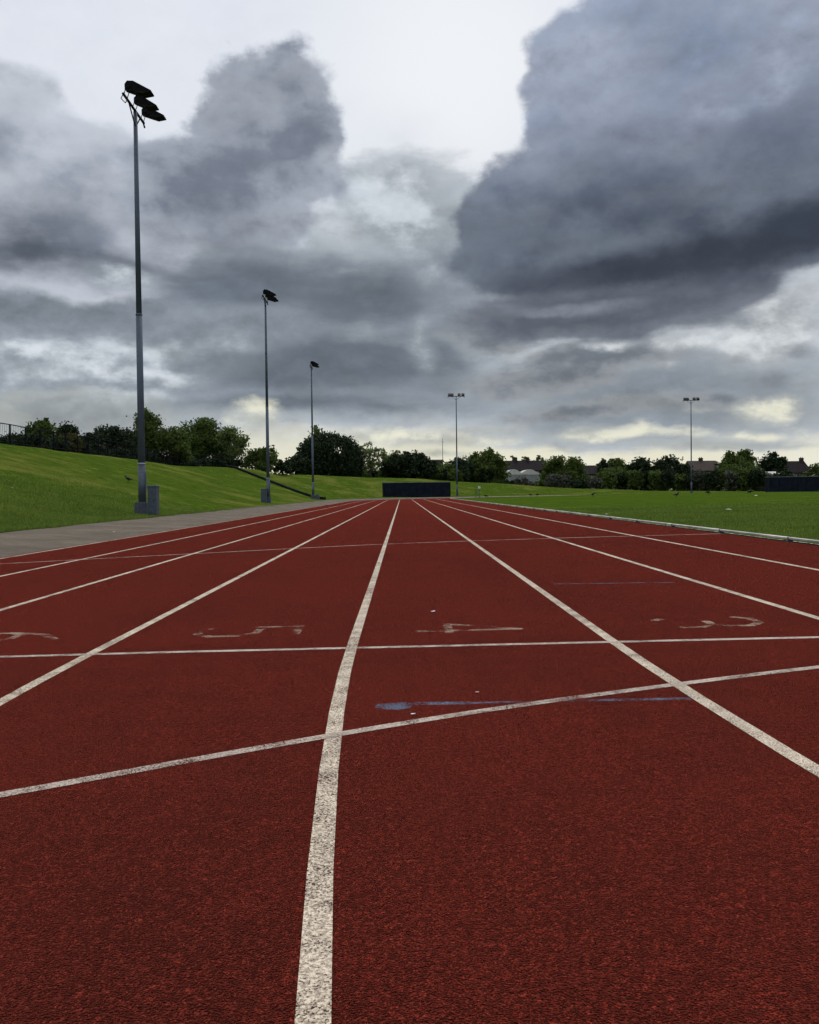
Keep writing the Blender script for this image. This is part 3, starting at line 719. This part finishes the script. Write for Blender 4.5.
def tree(u, vtop, hw, Y, kind, label, group='trees beyond the grass banks', base_v=None, lobes_n=7, dens=1.0, hwt=1.0):
    """a tree standing Y metres off whose crown reaches photo height vtop and is 2*hw photo pixels wide"""
    sc = Y / F; x = at(u, 480, Y).x; z0 = ground_z(x, Y) - 0.1
    H = at(u, vtop, Y).z - z0; W = hw * sc * 1.3
    seed = int(u * 7 + vtop); rg = random.Random(seed)
    t = empty('tree', (x, Y, z0), rg.random() * 6.28); tag(t, label, 'tree', group)
    mat = {'dark': 'leaf_dark', 'mid': 'leaf_mid', 'light': 'leaf_light', 'airy': 'leaf_light', 'dome': 'leaf_dark', 'grey': 'leaf_grey', 'thin': 'leaf_mid', 'gold': 'leaf_gold'}[kind]
    ch = H * {'airy': 0.74, 'thin': 0.9, 'dome': 0.98}.get(kind, 0.93); cb = H - ch
    lobes = []
    if kind == 'dome':
        W /= 1.14; lobes = [(0, 0, H * 0.36, W, W, H * 0.62), (0, 0, H * 0.2, W * .98, W * .98, H * 0.3)]
        for i in range(8):
            a = i * 2.4; f = rg.random(); rr_ = W * 0.74 * math.sqrt(1 - f * f); lobes.append((rr_ * math.cos(a), rr_ * math.sin(a), H * (0.32 + 0.46 * f), W * .22, W * .22, H * .13))
    else:
        lobes.append((0, 0, cb + ch * 0.48, W * 0.74, W * 0.74, ch * 0.46))
        for i in range(lobes_n):
            a = i * 2.4 + rg.random(); f = (i + 0.5) / lobes_n
            zz = cb + ch * (0.15 + 0.66 * f); rr_ = W * (0.70 - 0.5 * abs(f - 0.35)) * (0.85 + 0.35 * rg.random()); q = W * (0.32 + 0.16 * rg.random())
            lobes.append((rr_ * math.cos(a), rr_ * math.sin(a), zz, q, q, min(q * 0.95, ch * 0.25)))
        lobes.append((W * 0.1 * rg.uniform(-1, 1), 0, H - ch * 0.2, W * 0.33, W * 0.33, ch * 0.19))
    size = max(0.20, 2.0 * sc) * (1.15 if kind in ('dark', 'dome') else 1.0)
    area = PI * W * ch * 0.5
    k = {'airy': 3.4, 'thin': 4, 'light': 7, 'dome': 22, 'dark': 12, 'grey': 8}.get(kind, 9) * dens
    n = int(min(26000, max(500, k * area / (size * size * 0.36))))
    leaf_mesh('crown', lobes, n, size, M[mat], t, seed, 0.25 if kind != 'dome' else 0.72, 0.2 if kind in ('airy', 'thin') else 0.26, 0.75 if kind != 'dome' else 0.32)
    bm = bmesh.new(); tr = max(0.12, H * 0.022); top = Vector((rg.uniform(-.03, .03) * H, 0, cb + ch * 0.55))
    tube(bm, (0, 0, -0.3), (top.x * .5, 0, cb + ch * .2), tr * 1.3, tr * .85, 8); tube(bm, (top.x * .5, 0, cb + ch * .2), top, tr * .85, tr * .35, 8)
    for l in lobes[1:]:
        s0 = Vector((top.x * .6, 0, cb + ch * rg.uniform(.05, .35))); e = Vector(l[:3]); mid = s0.lerp(e, .5) + Vector((0, 0, .06 * H))
        tube(bm, s0, mid, tr * .45, tr * .3, 5); tube(bm, mid, e, tr * .3, tr * .1, 5)
    from_bm('trunk', bm, t, M['bark'])
    return t
T = [
 (44, 416.5, 16, 74, 'mid', 'rounded mid-green tree behind the fence at far left'),
 (69, 421, 11, 76, 'dark', 'dark ragged tree touching the right side of the leftmost round tree'),
 (92, 431, 11, 84, 'dark', 'small dark tree right of the leftmost pair, low behind the fence'),
 (116, 426, 19, 88, 'dark', 'broad low dark tree just left of the nearest mast'),
 (148, 407, 15, 96, 'mid', 'tall loose-crowned tree rising directly behind the nearest mast'),
 (172, 426, 16, 99, 'mid', 'lower green tree filling the dip right of the nearest mast'),
 (203, 416, 24, 116, 'mid', 'big full green tree midway between the first and second masts'),
 (232, 424, 14, 114, 'light', 'sparser paler tree forming the right shoulder of the big green tree'),
 (263, 446, 15, 134, 'mid', 'small round green tree behind the second mast'),
 (283, 458, 7, 136, 'dark', 'tiny dark twiggy tree between the second mast and the domed tree'),
 (297, 456, 11, 150, 'dark', 'small dark tree tucked against the left foot of the domed tree'),
 (317, 425, 10, 176, 'light', 'flat-topped pale tree peeping over the left of the domed tree'),
 (330, 428.5, 33, 156, 'dome', 'very large dense dark dome-shaped tree behind the third mast'),
 (371, 441.5, 13, 164, 'airy', 'airy pale green tree with open branches right of the domed tree'),
 (396, 447.5, 11, 186, 'airy', 'thin pale treetop showing above the dark trees over the shelter'),
 (394, 453, 12, 168, 'dark', 'leftmost dark tree behind the navy shelter at the end of the lanes'),
 (409, 451, 14, 166, 'dark', 'tallest dark tree behind the middle of the far navy shelter'),
 (426, 456, 10, 166, 'dark', 'dark tree behind the right part of the far navy shelter'),
 (444, 462, 12, 170, 'mid', 'lower green tree above the right end of the far navy shelter'),
 (461, 457, 14, 172, 'dark', 'dark tree directly behind the mast next to the far shelter'),
 (476, 452, 12, 178, 'mid', 'mid-green tree stepping up right of the far shelter mast'),
 (490, 447.5, 15, 176, 'mid', 'highest rounded tree right of the far shelter mast'),
 (498, 461, 6, 178, 'dark', 'dark tree at the left end of the long dark-roofed building'),
 (514, 452.5, 8, 262, 'thin', 'leftmost thin tree rising behind the long dark roof'),
 (526, 453.5, 8, 262, 'thin', 'thin tree rising behind the middle of the long dark roof'),
 (538, 454, 8, 262, 'thin', 'thin tree rising behind the right end of the long dark roof'),
 (556, 455, 12, 196, 'mid', 'left half of the wide green pair right of the long dark roof'),
 (572, 457.5, 15, 198, 'mid', 'right half of the wide green pair right of the long dark roof'),
 (603, 457.5, 6, 206, 'dark', 'small spiky dark tree left of the low treetops in mid infield view'),
 (620, 457, 11, 212, 'mid', 'round green treetop between the spiky tree and the darker mass'),
 (612, 468, 16, 196, 'mid', 'wide low green tree in front of the spiky tree'),
 (641, 456.5, 14, 204, 'dark', 'broad dark tree left of the ragged-topped one'),
 (666, 455, 15, 204, 'dark', 'ragged-topped dark tree just left of the furthest right mast'),
 (656, 470, 14, 188, 'mid', 'lighter green tree low in front of the ragged dark tree'),
 (683, 462, 9, 200, 'dark', 'narrow dark tree touching the furthest right mast'),
 (706, 472, 13, 186, 'mid', 'dull green tree in front of the brown house right of the mast'),
 (731, 450, 12, 206, 'mid', 'green tree at the left of the tall clump right of the brown house'),
 (745, 445.5, 10, 208, 'mid', 'tallest tree of the clump right of the brown house'),
 (745, 461, 17, 192, 'mid', 'wide green tree below the tallest one of the right clump'),
 (773, 449.5, 13, 206, 'dark', 'rounded dark tree left of the twin-chimney house'),
 (763, 470, 12, 180, 'mid', 'low green tree left of the right-hand navy shelter'),
 (784, 469, 9, 178, 'dark', 'low dark tree partly hiding the twin-chimney house'),
 (818, 463, 11, 214, 'mid', 'green tree at the right edge past the twin-chimney house'),
]
for a in T: tree(*a)
def bush(x, y, w, h, kind, label, group):
    z0 = ground_z(x, y) - 0.05; t = empty('bush', (x, y, z0)); tag(t, label, 'bush', group)
    seed = int(abs(x * 31 + y * 17)); rg = random.Random(seed)
    lobes = [(0, 0, h * .45, w * .6, w * .6, h * .5)] + [(w * .5 * math.cos(i * 2.1), w * .5 * math.sin(i * 2.1), h * rg.uniform(.3, .7), w * .4, w * .4, h * .32) for i in range(5)]
    d = math.hypot(x, y); size = max(0.13, 1.9 * d / F); n = int(min(6000, 8 * w * 2 * h / (size * size * .36)))
    leaf_mesh('foliage', lobes, n, size, M[{'dark': 'leaf_dark', 'mid': 'leaf_mid', 'grey': 'leaf_grey', 'gold': 'leaf_gold', 'light': 'leaf_light'}[kind]], t, seed, 0.3, 0.3)
    bm = bmesh.new()
    for i in range(5): tube(bm, (0, 0, -.1), (w * .3 * math.cos(i * 1.3), w * .3 * math.sin(i * 1.3), h * .6), .04, .015, 5)
    from_bm('stem', bm, t, M['bark'])
# dark shrubs growing behind the crest fence
rg = random.Random(3)
for i, (x, y) in enumerate(crest_pts(66.2, 50, 24, 2.5)):
    bush(x - rg.uniform(0, .8), y, rg.uniform(1.5, 2.0), (rg.uniform(.5, .9) if y < 62 else rg.uniform(.8, 1.35)), 'dark', 'dark shrub in the continuous row right behind the railing fence on the left bank', 'shrubs behind the railing fence')
p = at(72, 440, 70); bush(p.x, p.y, .8, 1.9, 'gold', 'yellowish bush among the dark shrubs behind the fence, under the leftmost trees', None)
# hedge of bushes in front of the far trees
for i in range(44):
    u = 296 + i * 11.2 + rg.uniform(-3, 3)
    Y = (168 if u < 470 else 172) + rg.uniform(-2, 2)
    if 560 < u: Y = 176 + rg.uniform(-3, 3)
    p = at(u, 480, Y); vt = 468 if u < 495 else (479 if u < 542 else (474 if u < 600 else 469))
    h = max(1.0, at(u, vt + rg.uniform(-3, 4), Y).z - ground_z(p.x, Y))
    grey = (500 < u < 600 and i % 3 != 1) or (690 < u < 770 and i % 3 == 0)
    lab, gr = ('greyish blossoming bush in the low hedge in front of the far houses', 'grey bushes in the far hedge') if grey else ('dark green bush in the low hedge under the far trees', 'dark bushes in the far hedge')
    bush(p.x, Y, rg.uniform(1.6, 2.1), h, 'grey' if grey else ('dark' if i % 2 else 'mid'), lab, gr)

# ------------------------------------------------------------------ houses beyond the trees
def house(u0, u1, vr, ve, Y, depth, label, wall='brick', roof='roof', chim=(), wins=3, hip=0.0, name='house'):
    a, b = at(u0, 480, Y), at(u1, 480, Y); x = (a.x + b.x) / 2; z0 = min(ground_z(a.x, Y), ground_z(b.x, Y)) - 0.2; W = b.x - a.x
    zr = at((u0 + u1) / 2, vr, Y + depth / 2).z - z0; ze = at((u0 + u1) / 2, ve, Y).z - z0; ze = max(2.2, ze)
    t = empty(name, (x, Y, z0)); tag(t, label, 'house' if name == 'house' else 'building')
    bm = bmesh.new(); box(bm, -W / 2, W / 2, 0, depth, 0, ze)
    for s in (-1, 1):
        xx = s * W / 2 * 0.999; vs = [bm.verts.new(q) for q in ((xx * (1 - hip), 0.02, ze + .002), (xx * (1 - hip), depth - .02, ze + .002), (xx * (1 - hip), depth / 2, zr - 0.12))]; bm.faces.new(vs)
    from_bm('wall', bm, t, M[wall])
    o_ = 0.45; hx = W / 2 + 0.3
    bm = bmesh.new()
    def quad(ps): bm.faces.new([bm.verts.new(q) for q in ps])
    for s in (0, 1):
        y0, y1 = (-o_, depth / 2) if s == 0 else (depth + o_, depth / 2)
        zz = ze - (zr - ze) * o_ / (depth / 2)
        quad([(-hx, y0, zz), (hx, y0, zz), (hx * (1 - hip), y1, zr), (-hx * (1 - hip), y1, zr)])
        quad([(-hx, y0, zz - .16), (hx, y0, zz - .16), (hx, y0, zz), (-hx, y0, zz)])
    if hip:
        for s in (-1, 1): quad([(s * hx, -o_, ze - (zr - ze) * o_ / (depth / 2)), (s * hx, depth + o_, ze - (zr - ze) * o_ / (depth / 2)), (s * hx * (1 - hip), depth / 2, zr)])
    rf = from_bm('roof', bm, t, M[roof])
    sol = rf.modifiers.new('thick', 'SOLIDIFY'); sol.thickness = 0.1
    for cx in chim:
        bm = bmesh.new(); box(bm, cx * W - .45, cx * W + .45, depth / 2 - .35, depth / 2 + .35, zr - .9, zr + .62); box(bm, cx * W - .52, cx * W + .52, depth / 2 - .42, depth / 2 + .42, zr + .623, zr + .74)
        tube(bm, (cx * W - .2, depth / 2, zr + .72), (cx * W - .2, depth / 2, zr + 1.0), .11, .09, 8); tube(bm, (cx * W + .2, depth / 2, zr + .72), (cx * W + .2, depth / 2, zr + 1.0), .11, .09, 8)
        from_bm('chimney', bm, rf, M['brick'])
    for i in range(wins):
        wx = -W / 2 + W * (i + .5) / wins; zc = ze - 1.15
        bm = bmesh.new()
        for q in ((wx - .62, wx - .52, zc - .6, zc + .6), (wx + .52, wx + .62, zc - .6, zc + .6), (wx - .52, wx + .52, zc + .5, zc + .6), (wx - .52, wx + .52, zc - .6, zc - .5), (wx - .03, wx + .03, zc - .5, zc + .5)):
            box(bm, q[0], q[1], -.06, -.003, q[2], q[3])
        f = from_bm('window', bm, t, M['frame'])
        bm = bmesh.new(); box(bm, wx - .52, wx + .52, -.03, -.004, zc - .5, zc + .5); from_bm('pane', bm, f, M['window'])
    return t, W, ze
house(503, 548, 460.5, 469.5, 232, 9, 'long low building with dark roof and two ridge chimneys between green trees', 'brick', 'roof', (-.17, .1), 6, 0, 'long_building')
house(585, 634, 465.5, 473.5, 226, 9, 'dark-roofed building with pale wall below, half hidden left of the spiky tree', 'render', 'roof', (), 6, 0, 'long_building')
t, W, ze = house(694, 721, 461, 470, 216, 9, 'brown brick house right of the furthest right mast', 'brick', 'brick', (-.02,), 3)
house(787, 811, 461, 471.5, 218, 9, 'dark-roofed house with a chimney at each end above the right navy shelter', 'render', 'roof', (-.42, .44), 3)
house(764, 778, 472.0, 474.0, 190, 4, 'small low building with flat pale roof just left of the right navy shelter', 'render', 'greyroof', (), 2, 0, 'small_building')
house(428, 443, 460.0, 461.6, 216, 8, 'flat dark-roofed block beside the thin aerial, above the far navy shelter', 'brick', 'roof', (), 2, 0, 'small_building')
# white gabled bay at the end of the brown house
a = at(723, 478, 214); z0 = ground_z(a.x, 214)
t = empty('narrow_house', (a.x + .5, 214, z0)); tag(t, 'narrow white-fronted house end beside the brown brick house', 'house')
zt = at(724, 464.5, 214).z - z0
bm = bmesh.new(); box(bm, -.85, .85, 0, 5, -.2, zt); from_bm('wall', bm, t, M['render'])
bm = bmesh.new(); box(bm, -1.0, 1.0, -.2, 5.2, zt + .003, zt + .3); from_bm('roof', bm, t, M['roof'])
bm = bmesh.new(); box(bm, -.35, .35, -.05, -.003, zt - 1.9, zt - .6); from_bm('window', bm, t, M['window'])
# three pale curved roofs side by side
for i, (uc, w_) in enumerate(((498.5, 8), (514.0, 10), (530.5, 11))):
    Y = 205; a, b = at(uc - w_, 480, Y), at(uc + w_, 480, Y); z0 = ground_z((a.x + b.x) / 2, Y) - .2; W = (b.x - a.x)
    zt = at(uc, 469.2, Y).z - z0; zb = zt - 1.05
    t = empty('hall', ((a.x + b.x) / 2, Y + .4 * i, z0)); tag(t, ('left', 'middle', 'right')[i] + 'most of three low halls with pale humped roofs before the long dark roof' if i != 1 else 'middle one of three low halls with pale humped roofs before the long dark roof', 'hall', 'three pale-roofed halls')
    bm = bmesh.new(); box(bm, -W / 2 + .05, W / 2 - .05, .1, 8, 0, zb); from_bm('wall', bm, t, M['render'])
    bm = bmesh.new(); K = 12; pts = [(-W / 2 + W * k / K, zb + (zt - zb) * (math.sin(PI * k / K) ** 1.5) + .003) for k in range(K + 1)]
    A = [bm.verts.new((px, 0, pz)) for px, pz in pts]; B = [bm.verts.new((px, 8.1, pz)) for px, pz in pts]
    A0 = [bm.verts.new((px, 0, zb - .18)) for px, pz in (pts[0], pts[-1])]
    for k in range(K): bm.faces.new((A[k], A[k + 1], B[k + 1], B[k]))
    bm.faces.new([A0[0]] + [A0[1]] + A[::-1]); from_bm('roof', bm, t, M['greyroof'])
    for k in range(3):
        bm = bmesh.new(); wx = -W / 2 + W * (k + .5) / 3; box(bm, wx - .5, wx + .5, .04, .097, 1.2, 2.1); from_bm('window', bm, t, M['window'])
# thin aerial
p = at(443, 480, 214); t = empty('aerial_mast', (p.x, 214, ground_z(p.x, 214))); tag(t, 'very thin aerial pole rising above the trees left of the far shelter mast', 'aerial')
H = at(443, 438.5, 214).z - t.location.z
bm = bmesh.new(); tube(bm, (0, 0, -.3), (0, 0, H * .6), .10, .08, 6); tube(bm, (0, 0, H * .6), (0, 0, H), .07, .045, 6); from_bm('pole', bm, t, M['steel'])
bm = bmesh.new(); tube(bm, (-.5, 0, H * .93), (.5, 0, H * .93), .03, n=5); from_bm('antenna', bm, t, M['steel'])

# ------------------------------------------------------------------ crows
def crow(p, rz, label, s=1.0, peck=False):
    t = empty('crow', p, rz); tag(t, label, 'bird', 'crows on the grass'); t.scale = (s, s, s)
    bm = bmesh.new()
    prof_ = [(-.22, .16, .006), (-.15, .175, .03), (-.06, .185, .062), (.03, .20, .07), (.10, .235, .055), (.145, .275, .040), (.175, .30, .040), (.205, .295, .026), (.225, .288, .012), (.275, .272, .003)]
    if peck: prof_ = [(-.22, .20, .006), (-.15, .195, .03), (-.06, .19, .062), (.03, .185, .07), (.10, .165, .055), (.145, .12, .040), (.17, .09, .040), (.19, .07, .026), (.20, .055, .012), (.215, .01, .003)]
    rings = []
    for x, z, r in prof_: rings.append([bm.verts.new((x, r * math.cos(a), z + r * 0.95 * math.sin(a))) for a in [2 * PI * i / 8 for i in range(8)]])
    for A, B in zip(rings, rings[1:]):
        for i in range(8): bm.faces.new((A[i], A[(i + 1) % 8], B[(i + 1) % 8], B[i]))
    bm.faces.new(rings[0][::-1]); bm.faces.new(rings[-1])
    for s_ in (-1, 1):
        tube(bm, (.0, s_ * .03, .14), (-.01, s_ * .035, .07), .016, .008, 6); tube(bm, (-.01, s_ * .035, .07), (.0, s_ * .035, .0), .006, .006, 5); tube(bm, (-.03, s_ * .035, .006), (.06, s_ * .035, .006), .006, .004, 5)
    from_bm('body', bm, t, M['feather'], True)
    for s_ in (-1, 1):
        bm = bmesh.new(); P = [(.08, .215), (-.02, .225), (-.20, .165), (-.24, .145), (-.10, .15), (.04, .165)]
        A = [bm.verts.new((x, s_ * .066, z)) for x, z in P]; B = [bm.verts.new((x, s_ * .080, z)) for x, z in P]
        bm.faces.new(A); bm.faces.new(B[::-1])
        for i in range(6): bm.faces.new((A[i], A[(i + 1) % 6], B[(i + 1) % 6], B[i]))
        from_bm('wing', bm, t, M['feather'])
for u, v, rz, lab, pk in ((128.5, 483.0, 2.6, 'black crow on the left grass bank beside the nearest mast', False), (676.5, 497.8, 0.6, 'largest-looking black crow on the infield, left of the furthest right mast', False),
        (593, 496.6, 0.4, 'black crow on the infield below the dark-roofed building', False), (537.5, 495.4, 2.8, 'right one of two close crows on the far infield', True), (530.5, 495.2, 0.3, 'left one of two close crows on the far infield', True),
        (486, 497.8, 0.2, 'black crow on the grass right of the white-topped marker', True), (708, 494.6, 0.2, 'tiny dark crow on the far infield just right of the furthest right mast', True), (750, 494.2, 2.9, 'tiny dark crow on the far infield near the right navy shelter', True)):
    d = ray(u, v); p = hit(u, v) if u < 300 else None
    if p is None:
        p = hit(u, v)
        if p.y > 122: p = at(u, v, 105); p.z = ground_z(p.x, p.y)
    crow((p.x, p.y, ground_z(p.x, p.y)), rz, lab, 1.12, pk)

# ------------------------------------------------------------------ marker on the grass by the far bend
p = at(478, 497, 92); t = empty('marker_stand', (p.x, 92, ground_z(p.x, 92))); tag(t, 'small two-post stand with a white box on top, on grass by the far bend', 'marker')
for x in (-.20, .12):
    bm = bmesh.new(); tube(bm, (x, 0, -.1), (x, 0, 1.0 if x > 0 else .95), .035, n=6); from_bm('post', bm, t, M['cabinet'])
bm = bmesh.new(); box(bm, .02, .24, -.08, .08, .96, 1.18); from_bm('white_box', bm, t, M['litter'], False, .01)
bm = bmesh.new(); tube(bm, (-.2, 0, .55), (.12, 0, .55), .022, n=6); from_bm('rail', bm, t, M['cabinet'])

# ------------------------------------------------------------------ scraps of litter
def scrap(u, v, s, label, on_track=False, rz=0.0):
    if on_track: x, y = g2(u, v); z = 0.012 * x + 0.004
    else: p = hit(u, v); x, y, z = p.x, p.y, ground_z(p.x, p.y) + (.01 if s < .05 else .03)
    rg = random.Random(int(u)); bm = bmesh.new(); K = 7
    top = [bm.verts.new((s * (.6 + .5 * rg.random()) * math.cos(a), s * .6 * (.6 + .5 * rg.random()) * math.sin(a), s * .18 * rg.random() + .003)) for a in [2 * PI * i / K for i in range(K)]]
    c = bm.verts.new((0, 0, s * .32))
    for i in range(K): bm.faces.new((top[i], top[(i + 1) % K], c))
    bm.faces.new(top[::-1]); o = from_bm('litter_scrap', bm, None, M['litter']); o.location = (x, y, z); o.rotation_euler = (0, 0, rz)
    tag(o, label, 'litter', 'scraps of white litter')
scrap(728, 511, .10, 'white scrap of litter on the right infield, the larger and nearer one')
scrap(756, 496.2, .13, 'small white scrap of litter far out on the infield, near the right shelter')
scrap(606, 515.5, .05, 'pale scrap on the infield edge just behind the kerb')
scrap(433, 612.5, .022, 'tiny white chip on the red rubber above the worn lane number 4', True, .2)
scrap(477, 694, .009, 'tiny pale chip on the red rubber above the diagonal line', True, .2)
scrap(413, 716, .011, 'tiny white chip beside the blue paint, above the diagonal line', True, .5)
scrap(12, 489, .05, 'white scrap on the left grass bank near the photo edge')
scrap(114, 538.5, .03, 'white scrap on the outer edge of the track below the nearest mast', False, .5)

# ------------------------------------------------------------------ grass blades where the grass comes close
def blades(name, n, xr, yr, ok, hgt, label, seed):
    rg = np.random.default_rng(seed); V = []; Fc = []
    k = 0
    while k < n:
        y = yr[0] + (yr[1] - yr[0]) * rg.random() ** 1.6; x = xr[0] + (xr[1] - xr[0]) * rg.random()
        if not ok(x, y) or rg.random() < (abs(polar(x, y)[0] - 47.4) / 8.6 if x < 0 else 0) or rg.random() < ((y - yr[0]) / (yr[1] - yr[0])) ** 1.2: continue
        k += 1; z = ground_z(x, y); a = rg.random() * 6.28; h = hgt * (.4 + .9 * rg.random()); w = .004 + .004 * rg.random() + y * .0002
        dx, dy = w * math.cos(a), w * math.sin(a); lx, ly = h * .5 * rg.normal(), h * .5 * rg.normal()
        i = len(V); V += [(x - dx, y - dy, z - .01), (x + dx, y + dy, z - .01), (x + lx, y + ly, z + h)]; Fc.append((i, i + 1, i + 2))
    o = mesh(name, V, Fc, None, M['blade']); tag(o, label, 'grass', kind='stuff'); return o
def ok_in(x, y):
    r, p_ = polar(x, y); return r < 34.86 and x / y < 0.50
def ok_bank(x, y):
    r, p_ = polar(x, y); return r > 47.4 + wavy(x, y) * .8 and x / y > -0.50 and r < 56
blades('infield_blades', 70000, (4.8, 18), (9.5, 34), ok_in, .045, 'short green grass blades on the infield behind the kerb', 1)
blades('bank_blades', 60000, (-17, -7.2), (14.5, 40), ok_bank, .06, 'green grass blades on the left bank beside the tarmac path', 2)

def leaf_litter():
    rg = np.random.default_rng(5); V = []; Fc = []
    for k in range(420):
        y = 13 + 45 * rg.random() ** 1.3; r = 45.05 + abs(rg.normal()) * .16 - .03 + (0.9 * rg.random() if rg.random() < .25 else 0)
        x = CX - r; z = -0.055 if r < 45.6 else -0.03
        s = .008 + .018 * rg.random(); a = rg.random() * 6.28; i = len(V); h = .002 + .012 * rg.random()
        c_, s_ = math.cos(a) * s, math.sin(a) * s
        V += [(x - c_, y - s_, z + .004), (x + s_ * .5, y - c_ * .5, z + h), (x + c_, y + s_, z + .004 + h), (x - s_ * .5, y + c_ * .5, z + h)]; Fc.append((i, i + 1, i + 2, i + 3))
    o = mesh('leaf_litter', V, Fc, None, plain('dead_leaf', (0.17, 0.12, 0.065), 0.9, 0, 0.5, 3)); tag(o, 'brown leaf crumbs along the joint of the tarmac path and the track', 'leaf litter', kind='stuff')
leaf_litter()

# a far wood behind everything, too distant to tell its trees apart
def far_wood():
    lobes = []; rg = random.Random(11); x = -150
    while x < 230: k = 1.55 if x < 30 else 0.8; lobes.append((x, rg.uniform(-5, 5), rg.uniform(2.4, 3.8) * k, rg.uniform(6, 10), 4, rg.uniform(3.0, 4.0) * k)); x += 5
    o = leaf_mesh('far_wood', lobes, 52000, 1.1, M['leaf_mid'], None, 77, 0.1, 0.3, 1.2); o.location = (0, 305, -0.5)
    tag(o, 'distant low wood seen through the gaps between the nearer trees', 'wood', kind='stuff')
far_wood()
